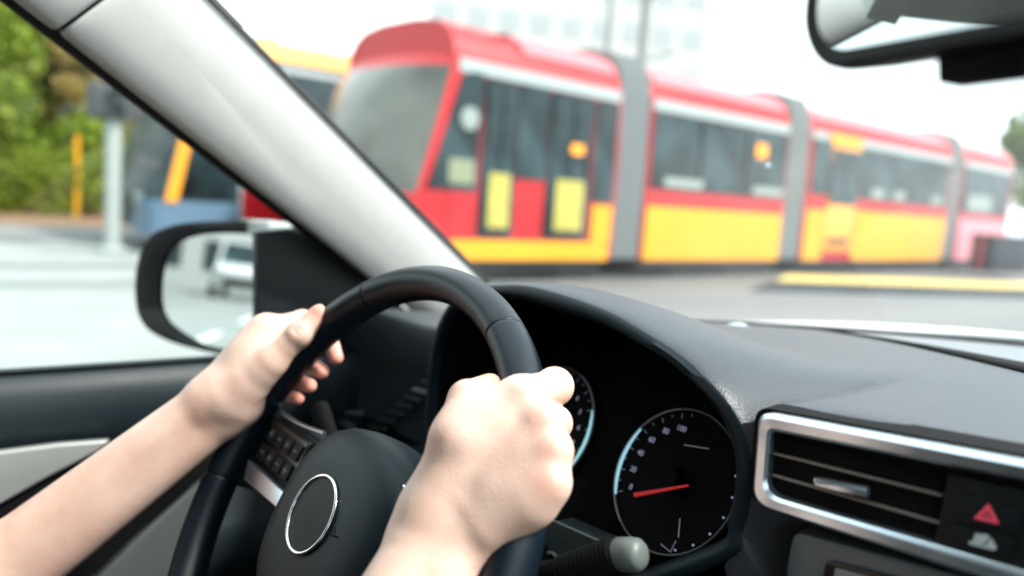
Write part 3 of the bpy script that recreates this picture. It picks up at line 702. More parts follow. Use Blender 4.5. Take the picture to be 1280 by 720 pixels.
for g, cu, sgn, nums in ((ga, 0, 1, ['0', '20', '40', '60', '80', '100']), (gb, -.150, -1, ['8', '7', '6', '5', '4', '3'])):
    arc = MB(); c0, c1_ = (150, 212)
    rows = []
    for a in np.linspace(c0, c1_, 24):
        a_ = R_(a if sgn > 0 else 180-a); w_ = .0036*math.sin(math.pi*(a-c0+8)/(c1_-c0+16))**.6
        rows.append([GP(cu+(RG-.0005-w_)*math.cos(a_), (RG-.0005-w_)*math.sin(a_), .0016), GP(cu+(RG-.0005)*math.cos(a_), (RG-.0005)*math.sin(a_), .0016)])
    MB().grid(rows).build('light_arc', M['blue'], g, smooth=False)
    thin = [GP(cu+RG*math.cos(R_(a if sgn > 0 else 180-a)), RG*math.sin(R_(a if sgn > 0 else 180-a)), .0018) for a in np.linspace(108, 236, 40)]
    MB().tube(thin, .00035, 5).build('thin_arc', M['whitemarkdim'], g)
    for i, s_ in enumerate(nums):
        a = 208-i*20.5 if sgn > 0 else 180-(208-i*20.5)
        text(s_, GP(cu+.0395*math.cos(R_(a)), .0395*math.sin(R_(a)), .0008), .0062, M['whitemark'], g)
    tk = MB()
    for i in range(21):
        a = R_(210-i*10.3 if sgn > 0 else 180-(210-i*10.3)); r0 = .0475 if i % 2 == 0 else .0495
        if i < 12: tk.bar(GP(cu+r0*math.cos(a), r0*math.sin(a), .0006), GP(cu+.0518*math.cos(a), .0518*math.sin(a), .0006), .0005, .0002, GN)
    tk.build('tick_marks', M['whitemarkdim'], g, smooth=False)
    dk = MB()
    for i in range(6):
        a = R_(22-i*17 if sgn > 0 else 158+i*17); dk.lathe(GP(cu+.0515*math.cos(a), .0515*math.sin(a), .0), GN, [(.0009, 0), (.0009, .0008), (.0001, .0009)], 8)
    dk.build('scale_dots', M['whitemark'], g)
    hubc = MB().lathe(GP(cu, 0, 0), GN, [(.0095, 0), (.0095, .006), (.008, .008), (.001, .0085)], 30).build('needle_hub', M['matblack'], g)
nd = MB(); a0 = onG(861, 607, .0086); tipn = onG(793, 619, .0086); d_ = tipn-a0; d_ /= np.linalg.norm(d_); sdv = np.cross(d_, GN)
nd.prism([a0+sdv*.0007, a0-sdv*.0007, tipn-sdv*.0016, tipn+sdv*.0016], GN*.0009); nd.build('needle', M['red'], ga, smooth=False)
an = R_(20); d_ = np.array([math.cos(an), math.sin(an)])
nd = MB(); nd.bar(GP(-.150, 0, .0086), GP(-.150-.033, -.026, .0086), .0014, .0008, GN); nd.build('needle', M['red'], gb, smooth=False)
for nm_, pp in (('scale_line', ((855, 556), (886, 561))), ('fuel_line', ((848, 672), (850, 648)))):
    MB().bar(onG(*pp[0], .0012), onG(*pp[1], .0012), .0008, .0003, GN).build(nm_, M['whitemarkdim'], ga, smooth=False)
MB().tube([onG(826, 680, .0012), onG(838, 690, .0012), onG(845, 676, .0012)], .0004, 5).build('fuel_mark', M['whitemarkdim'], ga, smooth=False)

# dashboard top, with the hump over the dials
i0 = 18
up = [q for q in lip if q[2] > 1.0][::-1]; upX = np.array([q[0] for q in lipc[i0:14*6+1]])[::-1]; upY = np.array([q[1] for q in lipc[i0:14*6+1]])[::-1]; upZ = np.array([q[2] for q in lipc[i0:14*6+1]])[::-1]
XL, XR2 = -.150, .2235
def sm(t): t = max(0., min(1., t)); return t*t*(3-2*t)
def yback(X): return base_y(min(max(X, -.40), 1.14))
def zback(X): return base_z(min(max(X, -.34), 1.08))-.012
def flat_z(X, Y): 
    z0 = 1.046-.046*sm((-.02-X)/.22); t = max(0, min(1, (Y-.17)/max(yback(X)-.17, .05))); return z0*(1-t)+zback(X)*t+.004*math.sin(math.pi*t)
def front(X):
    if XL <= X <= XR2: return float(np.interp(X, upX, upY)), float(np.interp(X, upX, upZ))
    if X > XR2: y = .150+.16*min(max(X-.232, 0), .26)-.1*max(0, X-.5)+.006; return y, flat_z(X, y)
    return .215, flat_z(X, .215)
def dash_z(X, Y):
    fy, fz = front(X); k = 1-sm((Y-fy-.03)/.17)
    e = sm((X-XR2)/.06)
    if X > XR2: fz = fz+( -.004)*(1-e)
    return flat_z(X, Y)+(fz-flat_z(X, fy))*k
Xs = np.concatenate([np.linspace(-.45, XL-.002, 12), np.linspace(XL, XR2, 44), np.linspace(XR2+.006, .30, 8), np.linspace(.32, 1.19, 26)])
cols = []
for X in Xs:
    fy, fz = front(X); yb = yback(X); pts = []
    for t in np.linspace(0, 1, 26)**.8: Y = yb*(1-t)+(fy+.011)*t; pts.append((X, Y, dash_z(X, Y)+.0025))
    z0 = pts[-1][2]
    pts += [(X, fy+.005, z0-.0010), (X, fy+.0015, z0-.0022), (X, fy, fz-.001 if XL <= X <= XR2 else z0-.006)]
    if XL <= X <= XR2: pts += [(X, fy+.0005, fz-.002)]*6
    elif X < XL: pts += [(X, fy+.002, z0-.02), (X, fy+.012, z0-.06), (X, fy+.02, .93), (X, fy+.02, .86), (X, fy+.03, .80), (X, fy+.10, .66)]
    else: pts += [(X, fy+.010, z0-.016), (X, fy+.03, z0-.03), (X, fy+.032, .93), (X, fy+.032, .86), (X, fy+.03, .80), (X, fy+.10, .66)]
    cols.append(pts)
MB().grid(cols).build('dashboard', M['dash'], car, auto=80)
# face between the dial opening and the centre vent
ra = lipc[0:i0+3]; rowsA = []
for t in (0, .08, .3, .6, .85, 1):
    row = []
    for j, p in enumerate(ra):
        u_ = j/(len(ra)-1); zz = .84+(1.046-.84)*u_**.8
        q = np.array([.262, .186-.024*sm((zz-1.0)/.046), zz]); c = lerp(p, q, t)
        c[1] -= .002*math.sin(math.pi*min(1, t*1.15)) if t < .9 else 0
        row.append(c)
    rowsA.append(row)
MB().grid(rowsA).build('dash_side_panel', M['dash'], car, subsurf=1, auto=90)
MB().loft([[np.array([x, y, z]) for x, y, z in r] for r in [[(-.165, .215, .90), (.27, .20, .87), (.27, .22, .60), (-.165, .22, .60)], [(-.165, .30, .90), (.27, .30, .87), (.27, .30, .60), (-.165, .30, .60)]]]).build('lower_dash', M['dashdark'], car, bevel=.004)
p0 = onY(690, 650, .16); p1 = onY(776, 688, .15)
MB().tube([lerp(p0, p1, -.6), p0, p1, lerp(p0, p1, 1.3)], .0009, 6).build('cluster_trim_line', M['greytrim'], car)
ig = MB().prism([onY(x, y, .172) for x, y in ((664, 672), (692, 652), (778, 690), (760, 706), (720, 724), (690, 760), (650, 760))], (0, .02, 0)).build('ignition_panel', mat('trim_grey_green', (.045, .058, .058), .4), car, bevel=.002)
MB().tube([onY(690, 709, .168)+np.array([.011*math.cos(a), 0, .011*math.sin(a)]) for a in np.linspace(0, 2*math.pi, 30, endpoint=False)], .0014, 8, closed=True).build('key_ring', M['greytrim'], ig)
MB().lathe(onY(690, 709, .170), (0, -1, 0), [(.0095, 0), (.0095, .001), (.001, .0012)], 24).build('key_slot', M['matblack'], ig)
# dark defroster band on the dashboard top
def band(a, b): return [np.array([X, Y, dash_z(X, Y)+.0042]) for X, Y in zip(a, b)]
bx = np.linspace(.0, .95, 24)
y_near = [np.interp(X, (.0, .12, .27, .5, .95), (.585, .530, .452, .40, .44)) for X in bx]; y_far = [np.interp(X, (.0, .12, .27, .5, .95), (.592, .560, .520, .47, .50)) for X in bx]
MB().grid([band(bx, y_near), band(bx, y_far)]).build('defroster_strip', M['matblack'], car, thick=.001)
trx = np.linspace(.02, .95, 24)
yf = [yback(X)-.03 for X in trx]; yn = [np.interp(X, (.0, .12, .27, .5, .95), (.592, .560, .520, .47, .50))+.001 for X in trx]
MB().grid([[np.array([X, a*(1-t)+b*t, dash_z(X, a*(1-t)+b*t)+.0035]) for X, a, b in zip(trx, yn, yf)] for t in np.linspace(0, 1, 8)]).build('defroster_panel', mat('smooth_dash_plastic', (.15, .17, .19), .42, spec=.5), car)
pa = onZ(905, 409, 1.03); pb = onZ(938, 411, 1.03); MB().tube(catmull([pa, lerp(pa, pb, .6)+np.array([0, 0, .003]), pb+np.array([0, 0, -.002])], 5), .0028, 8).build('sensor_cap', M['silver'], car)
MB().tube([np.array([X, base_y(X)-.022, dash_z(X, base_y(X)-.022)+.004]) for X in np.linspace(-.30, 1.05, 50)], .0045, 8).build('dash_edge_seal', M['seal'], car)

# ------------------------------------------------------------------ centre vent and hazard panel
VA = math.atan(.16); VN = np.array([math.sin(VA), -math.cos(VA), 0.]); VN = np.array([-math.sin(VA), -math.cos(VA), 0.]); VO = np.array([.23, .139, 1.0])
VN = np.array([math.sin(VA), -math.cos(VA), 0.]) * np.array([1, 1, 1])
def vp(x, y, off=0.): return on(x, y, VN, float(VN@(VO+VN*off)))
def ext(a, b, X):                                # carry edge a-b on to car x = X
    t = (X-a[0])/(b[0]-a[0]); return a+(b-a)*t
oT = (vp(949, 514), vp(1280, 576)); oB = (vp(970, 641), vp(1171, 706)); iT = (vp(964, 538), vp(1280, 601)); iB = (vp(981, 630), vp(1171, 685))
XR = .512
outer = round_poly([oT[0], ext(*oT, XR), ext(*oB, XR), vp(940, 630)], [.008, .012, .012, .010])
innr = round_poly([iT[0], ext(*iT, XR-.009), ext(*iB, XR-.009), vp(957, 618)], [.003, .006, .006, .010])
vent = MB().loft([[q-VN*.012 for q in outer], outer, [lerp(a, b, .25)+VN*.0022 for a, b in zip(outer, innr)], [lerp(a, b, .8)+VN*.0018 for a, b in zip(outer, innr)], innr, [q-VN*.020 for q in innr]], True, False).build('centre_vent', M['silver'], car, auto=35)
M['slat'] = mat('slat_glint', (.30, .27, .24), .35, metal=.3)  # pale brown colour stands in for the highlight along each slat
vent['label'] = 'centre air vent in a satin silver frame'
gap = [lerp(q, np.mean(outer, 0), -.035) for q in outer]
MB().loft([[q-VN*.030 for q in gap], [q-VN*.006 for q in gap]], True, True).build('vent_housing', M['matblack'], vent)
def vbar(x0, y0, x1, y1, w, off, name, m_, par, deep=.010, X=None, bevel=.0005):
    a, b = vp(x0, y0, off), vp(x1, y1, off)
    return MB().bar(a-VN*deep/2, b-VN*deep/2, deep, w, (0, 0, 1)).build(name, m_, par, bevel=bevel)
for (x0, y0, x1, y1) in ((966, 567, 1178, 620), (964, 594, 1176, 655), (968, 547, 1180, 596)):
    vbar(x0, y0, x1, y1, .0011, -.0035, 'slat', M['slat'] if y0 != 547 else M['matblack'], vent, .012)
vbar(1016, 603, 1084, 617, .0052, .002, 'vent_tab', M['silver'], vent, .006, bevel=.0015)
dv = [vp(1186, 598, -.003), vp(1180, 670, -.003)]
XH = ext(*iT, XR-.009)
hz = MB().prism([vp(1188, 590, -.006), ext(vp(1188, 590, -.006), vp(1280, 610, -.006), .397), ext(vp(1170, 682, -.006), vp(1280, 720, -.006), .397), vp(1170, 682, -.006)], VN*.004).build('switch_panel', M['dashdark'], vent, bevel=.001)
def vpoly(px, off, h, name, m_, par, bevel=.0006): return MB().prism([vp(x, y, off) for x, y in px], VN*h).build(name, m_, par, bevel=bevel)
b1 = vpoly([(1197, 615), (1276, 636), (1272, 668), (1192, 650)], -.002, .0018, 'hazard_switch', M['dashdark'], vent)
b2 = vpoly([(1191, 654), (1271, 672), (1266, 697), (1187, 678)], -.002, .0018, 'defog_switch', M['dashdark'], vent)
tri = [(1236, 629), (1217, 648), (1249, 655)]; cx_, cy_ = 1234, 644
mbt = MB(); o_ = [vp(x, y, -.0001) for x, y in tri]; i_ = [vp(cx_+(x-cx_)*.45, cy_+(y-cy_)*.45, -.0001) for x, y in tri]; ii = [vp(cx_+(x-cx_)*.22, cy_+(y-cy_)*.22, -.0001) for x, y in tri]
mbt.loft([o_, i_], True, False); mbt.add(ii, [(0, 1, 2)]); mbt.build('warning_triangle', M['hazard'], b1, smooth=False, thick=.0003, offset=1)
vpoly([(1219, 667), (1216, 677), (1230, 680), (1237, 672), (1235, 668)], -.0001, .0003, 'car_symbol', M['icon'], b2, 0)
vpoly([(1212, 676), (1211, 680), (1243, 688), (1246, 684), (1239, 672), (1232, 682)], -.0001, .0003, 'car_symbol', M['icon'], b2, 0)
# right-hand twin vent beyond the frame
for k in range(3):
    a = vp(966, 567, -.007); MB().bar(np.array([.402, .18, 1.028-.012*k]), np.array([.498, .198, 1.028-.012*k]), .012, .0011).build('slat', M['dashdark'], vent, bevel=.0004)
# audio panel below
LN = VN; 
ap_o = [vp(992, 664, -.004), ext(vp(992, 664, -.004), vp(1280, 742, -.004), .50), np.array([.50, .20, .82]), np.array([.25, .165, .82]), vp(984, 700, -.004)]
au = MB().prism(round_poly(ap_o, .006), -VN*.02).build('audio_panel', mat('audio_panel_grey', (.13, .16, .18), .4, metal=.4), car, bevel=.002); au['label'] = 'satin silver audio panel under the centre vent'
ins = [vp(1034, 699, -.0035), ext(vp(1034, 699, -.0035), vp(1280, 762, -.0035), .485), np.array([.485, .198, .84]), np.array([.262, .165, .84])]
MB().prism(round_poly(ins, .003), VN*.002).build('audio_display', M['black'], au, bevel=.0008)
ins = [vp(1044, 709, -.0010), vp(1200, 752, -.0010), vp(1196, 800, -.0010), vp(1040, 760, -.0010)]
MB().prism(round_poly(ins, .002), VN*.001).build('audio_screen', M['greytrim'], au, bevel=.0005)
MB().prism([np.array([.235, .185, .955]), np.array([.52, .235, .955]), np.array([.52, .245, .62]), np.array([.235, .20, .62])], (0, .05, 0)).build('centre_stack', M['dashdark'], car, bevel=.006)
MB().box((.37, -.15, .42), (.22, .75, .34)).build('centre_console', M['dashdark'], car, bevel=.03, seg=3)
M['fin'] = mat('dark_fin', (.045, .05, .055), .4)
# driver-side outer vent with bright fins, and the trim beside it
lv = MB().prism([onY(x, y, .235) for x, y in ((446, 546), (470, 508), (533, 458), (548, 468), (540, 560))], (0, .02, 0)).build('side_vent', M['matblack'], car, bevel=.002)
for i in range(7):
    x = 462+11*i; y = 533-9.4*i
    MB().bar(onY(x, y, .229), onY(x+21, y+3+i*.6, .229), .0035, .004).build('vent_fin', M['fin'] if i != 5 else M['greytrim'], lv, bevel=.0006)
MB().tube([onY(x, y, .22) for x, y in ((350, 521), (400, 517), (452, 516))], .0016, 8).build('side_trim_line', M['greytrim'], car)
MB().prism([onY(x, y, .225) for x, y in ((355, 523), (452, 518), (440, 560), (360, 560))], (0, .01, 0)).build('switch_bank', M['door'], car, bevel=.001)
MB().prism([onY(x, y, .215) for x, y in ((412, 524), (420, 520), (447, 537), (440, 543))], (0, .006, 0)).build('headlamp_switch', M['silver'], car, bevel=.001)

# ------------------------------------------------------------------ mirrors
# interior mirror
M['housing'] = mat('mirror_housing', (.004, .005, .006), .5, spec=.25, bump=.03, scale=400)
ia = math.radians(16); rn = np.array([-math.sin(ia)*1.0, -math.cos(ia), .004]); rn /= np.linalg.norm(rn)
ru = np.cross((0, 0, 1.), rn); ru = -ru/np.linalg.norm(ru); 
if ru[0] < 0: ru = -ru
rv = np.cross(rn, ru); 
if rv[2] < 0: rv = -rv
rl = on(1003, 38, rn, float(rn@np.array([.29, .055, 1.23]))); rb = on(1090, 80, rn, float(rn@np.array([.29, .055, 1.23])))
MW, MH = .245, .066
mc = rl+ru*MW/2; mc = mc+rv*(float((rb-mc)@rv)+MH/2)
def rring(w, h, r, off): return [mc+ru*a+rv*b+rn*off for a, b in roundrect(w, h, r, 8)]
mi = MB().loft([rring(MW*.82, MH*.7, .02, -.030), rring(MW*.95, MH*.92, .024, -.020), rring(MW, MH, .026, -.006), rring(MW, MH, .026, -.001), rring(MW-.004, MH-.004, .024, .0015), rring(MW-.013, MH-.013, .020, .001), rring(MW-.014, MH-.014, .020, -.0005)]).build('rear_view_mirror', M['housing'], car, auto=50)
mi['label'] = 'black-framed interior mirror reflecting the headliner'
MB().loft([rring(MW-.0138, MH-.0138, .0196, -.0004), rring(MW-.0138, MH-.0138, .0196, .0004)]).build('mirror_glass', M['mirror'], mi, auto=30)
tb = on(1220, 84, rn, float(rn@(mc-rn*.004))); MB().prism([tb+ru*a+rv*b for a, b in ((-.0165, .008), (.0165, .008), (.0150, -.004), (-.014, -.004))], -rn*.012).build('dimming_lever', M['matblack'], mi, bevel=.002)
MB().tube([mc-rn*.02, mc-rn*.03+np.array([0, .02, .03]), np.array([mc[0], .13, 1.345])], .009, 12).build('mirror_stem', M['matblack'], mi)
# outside mirror
mo = np.array([-.70, .135, .985])
aim = np.array([-.13, -1., -.02]); aim /= np.linalg.norm(aim)
vin = mo-CAM; vin /= np.linalg.norm(vin); on_ = aim-vin; on_ /= np.linalg.norm(on_)
def mp(x, y, off=0.): return on(x, y, on_, float(on_@(mo+on_*off)))
gl = catmull([mp(x, y) for x, y in ((203, 372), (206, 336), (218, 310), (242, 296), (280, 291.5), (316, 293), (322.5, 299), (323, 340), (321, 385), (318, 436), (296, 437), (262, 432), (231, 416), (210, 397))], 5, True)
hs = catmull([mp(x, y, .010) for x, y in ((169, 372), (172, 328), (188, 295), (224, 280), (280, 277), (325, 277), (346, 286), (350, 340), (348, 400), (330, 448), (290, 445), (250, 438), (205, 424), (178, 404))], 5, True)
gc = np.mean(gl, 0); hc = np.mean(hs, 0); fwd = np.array([0, 1., 0])
bk = -on_
gi = [lerp(p, gc, -.02)+on_*.003 for p in gl]
hous = MB().loft([gi, [lerp(a, b, .5)+on_*.006 for a, b in zip(gi, hs)], hs, [lerp(p, hc, -.012)+bk*.012 for p in hs], [lerp(p, hc, .0)+bk*.035 for p in hs], [lerp(p, hc, .12)+bk*.065 for p in hs], [lerp(p, hc, .40)+bk*.088 for p in hs], [lerp(p, hc, .97)+bk*.098 for p in hs]], True, False)
side = hous.build('side_mirror', M['housing'], car, auto=60); side['label'] = 'outside mirror on the driver door, white cap over a black surround'
shell = MB().loft([[lerp(p, hc, -.02)+bk*.014 for p in hs], [lerp(p, hc, -.02)+bk*.036 for p in hs], [lerp(p, hc, .11)+bk*.069 for p in hs], [lerp(p, hc, .38)+bk*.093 for p in hs], [lerp(p, hc, .97)+bk*.103 for p in hs]], True, False).build('mirror_cap', M['white'], side, auto=60)
MB().loft([[p for p in gl], [p-on_*.002 for p in gl]]).build('mirror_glass', M['mirror'], side, auto=30)
MB().loft([[lerp(p, gc, -.03)-on_*.004 for p in gl], [lerp(p, gc, -.03)-on_*.010 for p in gl]]).build('mirror_backing', M['matblack'], side)
arm = [onX(x, y, -.50) for x, y in ((338, 290), (392, 292), (415, 320), (418, 400), (400, 440), (338, 440))]
arm2 = [mp(x, y, -.02) for x, y in ((326, 280), (345, 282), (350, 320), (350, 400), (340, 430), (322, 436))]
MB().loft([arm2, arm]).build('mirror_foot', M['housing'], side, bevel=.014, seg=4)
a3 = [onX(x, y, -.51) for x, y in ((334, 275), (372, 280), (398, 296), (404, 306), (385, 303), (336, 294))]; b3 = [mp(x, y, -.03) for x, y in ((300, 273), (340, 276), (352, 284), (352, 292), (340, 289), (300, 290))]
MB().loft([b3, a3]).build('foot_cover', M['white'], side, bevel=.003)
# seats
def seat(x0):
    s_ = MB().box((x0, -.42, .40), (.50, .52, .14)).build('seat', M['seat'], car, bevel=.05, seg=4)
    MB().box((x0, -.70, .78), (.48, .14, .66), Matrix.Rotation(R_(-12), 3, 'X')).build('seat_back', M['seat'], s_, bevel=.05, seg=4)
    MB().box((x0, -.80, 1.20), (.24, .09, .17), Matrix.Rotation(R_(-12), 3, 'X')).build('headrest', M['seat'], s_, bevel=.035, seg=4)
seat(0); 
s2 = MB().box((.74, -.62, .40), (.50, .50, .14)).build('seat', M['seat'], car, bevel=.05, seg=4)
MB().box((.74, -.92, .78), (.48, .14, .66), Matrix.Rotation(R_(-12), 3, 'X')).build('seat_back', M['seat'], s2, bevel=.05, seg=4)
MB().box((XC, -1.75, .45), (1.2, .5, .22)).build('rear_bench', M['seat'], car, bevel=.05, seg=4)
MB().box((XC, -2.08, .82), (1.2, .16, .58), Matrix.Rotation(R_(-14), 3, 'X')).build('rear_bench_back', M['seat'], car, bevel=.05, seg=4)
build_person()
# ------------------------------------------------------------------ outside: ground
def ground_mat(name, c, var=.12, rough=.85, sc=6):
    return mat(name, c, rough, bump=.5, scale=sc*30, var=var, vscale=sc*.2)
def sheet(name, pts, z, m_): 
    o = MB().add([(x, y, z) for x, y in pts], [tuple(range(len(pts)))]).build(name, m_, None, smooth=False); return tag(o, kind='structure')
M['asphalt'] = ground_mat('asphalt', (.17, .17, .175)); M['paving'] = ground_mat('pale_concrete', (.27, .285, .28)); M['trackbed'] = ground_mat('track_bed', (.13, .135, .13)); M['worn'] = mat('worn_asphalt', (.17, .175, .175), .85, bump=.5, scale=120, var=.22, vscale=.35, stretch=(1, .15, 1)); M['soil'] = ground_mat('earth', (.20, .11, .06)); M['grassm'] = ground_mat('verge_green', (.07, .12, .03))
sheet('ground', [(-400, -400), (400, -400), (400, 400), (-400, 400)], -.012, M['paving'])
sheet('near_road', [(-3.8, -60), (6, -60), (6, 4.2), (-3.8, 4.2)], -.004, M['paving'])
sheet('far_road', [(-15.9, -60), (-12.7, -60), (-12.7, 3), (-14.5, 120), (-20.6, 120), (-15.9, 3)], -.004, M['asphalt'])
sheet('road', [(-12.6, 4.2), (6, 4.2), (6, 120), (-14, 120)], -.006, M['worn'])
sheet('track_bed', [(-7.0, 4.2), (-7.0, 10), (-9.5, 60), (-20, 60), (-12.7, 5), (-9.8, 3.6)], -.003, M['trackbed'])
sheet('verge', [(-40, -80), (-15.9, -80), (-15.9, 3), (-21.5, 140), (-60, 140)], -.002, M['soil'])
for i, x0 in enumerate((-9.75, -8.25)):
    pass
dl = MB()
for k in range(22): dl.add([(-2.2, -30+k*6, .002), (-2.05, -30+k*6, .002), (-2.05, -27+k*6, .002), (-2.2, -27+k*6, .002)], [(0, 1, 2, 3)])
tag(dl.build('lane_marking', mat('road_paint', (.75, .75, .73), .7, var=.1), None, smooth=False), kind='structure')
# ------------------------------------------------------------------ trams
TA = np.array([-7.68, 5.09]); TD = np.array([-.08073789, .99673537]); TN = np.array([TD[1], -TD[0]])      # side line, direction, outward (towards the road)
def T(s, z, n=0., A=TA, D=TD, Nn=TN, org=None):
    if A is TA: z = .3+(z-.3)*(1+.0058*max(0, s-2)) if z > .3 else z
    return np.array([A[0]+D[0]*s+Nn[0]*n, A[1]+D[1]*s+Nn[1]*n, z])
M['tred'] = mat('tram_red', (.42, .004, .009), .45, coat=.0, var=.05, vscale=1)
M['tyel'] = mat('tram_yellow', (.72, .32, .001), .5, coat=.0, var=.05, vscale=1)
M['tora'] = mat('tram_orange', (.85, .33, .01), .35, coat=.3)
M['tglass'] = mat('tram_dark_glass', (.020, .038, .043), .3, spec=.2, var=.95, vscale=1.1)  # lighter teal blotches in the colour stand in for window reflections
M['tgrey'] = mat('gangway_grey', (.20, .22, .22), .6, bump=.3, scale=60)
M['tband'] = mat('tram_grey_band', (.30, .36, .36), .4, coat=.3)
M['tdark'] = mat('underframe', (.02, .02, .022), .6)
M['tblue'] = mat('bumper_blue_grey', (.10, .17, .25), .5)
M['door'+'y'] = mat('door_yellow_panel', (.40, .36, .07), .5, var=.1, vscale=4)
M['seatp'] = mat('pale_seat', (.20, .23, .14), .6)
M['led'] = mat('display_amber', (.7, .26, .01), .5, emit=(1, .38, .02), es=.35)
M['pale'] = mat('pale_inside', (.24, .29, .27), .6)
TW = 2.6
def tram_shell(s0, s1, name, m_, par, z0=.30, A=TA, D=TD, Nn=TN, roofm=None):
    """side skin with rounded roof; section across the tram"""
    sec = [(0, z0), (.01, 1.2), (0, 2.0), (-.03, 2.72)]
    sec2 = [(-.03, 2.72), (-.09, 2.95), (-.22, 3.12), (-.45, 3.24), (-.9, 3.30)]
    full = [(n, z) for n, z in sec]+[(n, z) for n, z in sec2[1:]]+[(-TW-n, z) for n, z in (sec+sec2[1:])[::-1]]
    rings = [[T(s, z, n, A, D, Nn) for n, z in full] for s in np.linspace(s0, s1, 4)]
    return MB().loft(rings).build(name, m_, par, auto=35, bevel=0)
def panel(s0, s1, z0, z1, n, name, m_, par, A=TA, D=TD, Nn=TN, r=.06, th=.02, lab=None, bow=0.):
    P = round_poly([T(s0, z0, n, A, D, Nn), T(s1, z0, n, A, D, Nn), T(s1, z1, n-bow, A, D, Nn), T(s0, z1, n-bow, A, D, Nn)], r)
    o = MB().prism(P, np.array([Nn[0], Nn[1], 0])*th).build(name, m_, par, bevel=0, smooth=False)
    if lab: o['label'] = lab
    return o
def nose(par, s_off, s_back, mb_body, mb_glass, mb_low, A=TA, D=TD, Nn=TN, bulge=1., mside=None):
    """raked streamlined end with a windscreen that wraps round to the raked side posts"""
    prof = [(.30, -1.05, -.58), (.55, -1.24, -.62), (.85, -1.28, -.60), (1.10, -1.22, -.54), (1.5, -1.10, -.43), (2.0, -.88, -.29), (2.35, -.68, -.19), (2.66, -.42, -.10), (2.9, -.12, .05), (3.08, .25, .32), (3.2, .75, .76), (3.26, 1.1, 1.1)]
    rows = []
    for z, sc_, se_ in prof:
        hw = TW/2+.003-.03*sm((z-2.0)/.7)-.35*sm((z-2.8)/.5)
        rows.append([T(s_off+se_+(sc_-se_)*bulge*(1-abs(q)**2.4), z, -TW/2-hw*q, A, D, Nn) for q in np.linspace(-1, 1, 19)])
    MB().grid(rows[:4]).build('nose_panel', mb_low, par, auto=60)
    MB().grid(rows[3:8]).build('front_windscreen', mb_glass, par, auto=60)
    MB().grid(rows[7:]).build('nose_cap', mb_body, par, auto=60)
    for e in (0, -1):
        MB().grid([[r[e], T(max(s_back, s_off+p_[2]+.01), p_[0], (-.002-.03*sm((p_[0]-2.0)/.7)-.3*sm((p_[0]-2.8)/.5)) if e == 0 else (-TW+.002+.03*sm((p_[0]-2.0)/.7)+.3*sm((p_[0]-2.8)/.5)), A, D, Nn)] for r, p_ in zip(rows, prof)]).build('cab_side', mside or mb_body, par, auto=60)
    for i in (4, 14): MB().lathe(rows[1][i]+np.array([0, 0, .16]), (-D[0], -D[1], 0), [(.12, -.12), (.12, .05), (.02, .06)], 16).build('headlight', M['pale'], par)
M['tfront'] = mat('cab_glass', (.07, .08, .065), .22, spec=.5, coat=.25, var=.5, vscale=1.2)  # green-beige tone and blotches put the reflected trees into the colour
M['troof'] = mat('roof_glare_pink', (.62, .12, .14), .5, coat=.2, var=.06, vscale=.6)  # red roof paled to pink: washed-out glare painted into the colour
def glare_shell(s0, s1, par, z0=2.99):  # thin shell over the roof, added to carry the painted glare
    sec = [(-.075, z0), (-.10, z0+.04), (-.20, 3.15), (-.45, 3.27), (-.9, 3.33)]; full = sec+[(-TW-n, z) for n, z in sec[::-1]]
    MB().loft([[T(s, z, n) for n, z in full] for s in (s0, s1)]).build('roof_glare_shell', M['troof'], par, auto=35)
tram = empty('tram', T(8, 0, -1.3).tolist(), 'long red and yellow articulated tram passing behind the windscreen', 'tram')
def seg_body(s0, s1, par):
    b = tram_shell(s0, s1, 'tram_body', M['tred'], par); 
    panel(s0+.05, s1-.05, 2.60, 2.76, -.022, 'cornice_band', M['tband'], par, r=.02, bow=.006)
    MB().loft([[T(s, z, n) for n, z in ((-.1, .12), (-.1, .31), (-TW+.1, .31), (-TW+.1, .12))] for s in (s0+.1, s1-.1)]).build('underframe', M['tdark'], par)
    return b
def bogie(s, par):
    for ds in (-.8, .8):
        for n in (-.25, -TW+.25): MB().lathe(T(s+ds, .30, n), (TN[0], TN[1], 0), [(.05, -.06), (.30, -.06), (.30, .06), (.05, .07)], 24).build('tram_wheel', M['tdark'], par)
# front car
seg_body(-.05, 3.05, tram)
nose(tram, 0, -.05, M['tred'], M['tfront'], M['tred']); glare_shell(1.1, 2.95, tram)
seg_y = panel(.0, 2.95, .30, .56, .018, 'yellow_skirt', M['tyel'], tram, r=.04)
panel(2.55, 2.97, .57, 1.10, .018, 'yellow_corner', M['tyel'], tram, r=.03)
MB().prism([T(-.40, 1.17, .012), T(.36, 1.17, .012), T(.40, 2.62, -.012), T(.20, 2.62, -.012), T(.05, 2.55, -.01)], (TN[0]*.015, TN[1]*.015, 0)).build('cab_window', M['tglass'], tram, smooth=False)
panel(1.02, 1.55, 1.38, 2.60, .01, 'side_window', M['tglass'], tram, bow=.02)
for s0, s1 in ((.42, 1.0), (1.58, 2.45)):
    d = panel(s0, s1, .60, 2.58, .012, 'tram_door', M['tglass'], tram, r=.05, bow=.02)
    for a, b in (((s0+.04), (s0+s1)/2-.02), ((s0+s1)/2+.02, s1-.04)):
        panel(a, b, .66, 2.52, .034, 'door_leaf', M['tglass'], d, r=.05, bow=.02)
    m_ = (s0+s1)/2; w_ = (s1-s0)*.34
    panel(m_-w_+.02, m_+w_-.02, .72, 1.42, .055, 'door_panel', M['doory'], d, r=.03, bow=.01)
panel(2.50, 2.98, 1.14, 2.58, .008, 'side_window', M['tglass'], tram, bow=.02)
panel(1.62+.36, 1.62+.6, 1.78, 1.92, .055, 'lit_sign', M['led'], tram, r=.02)
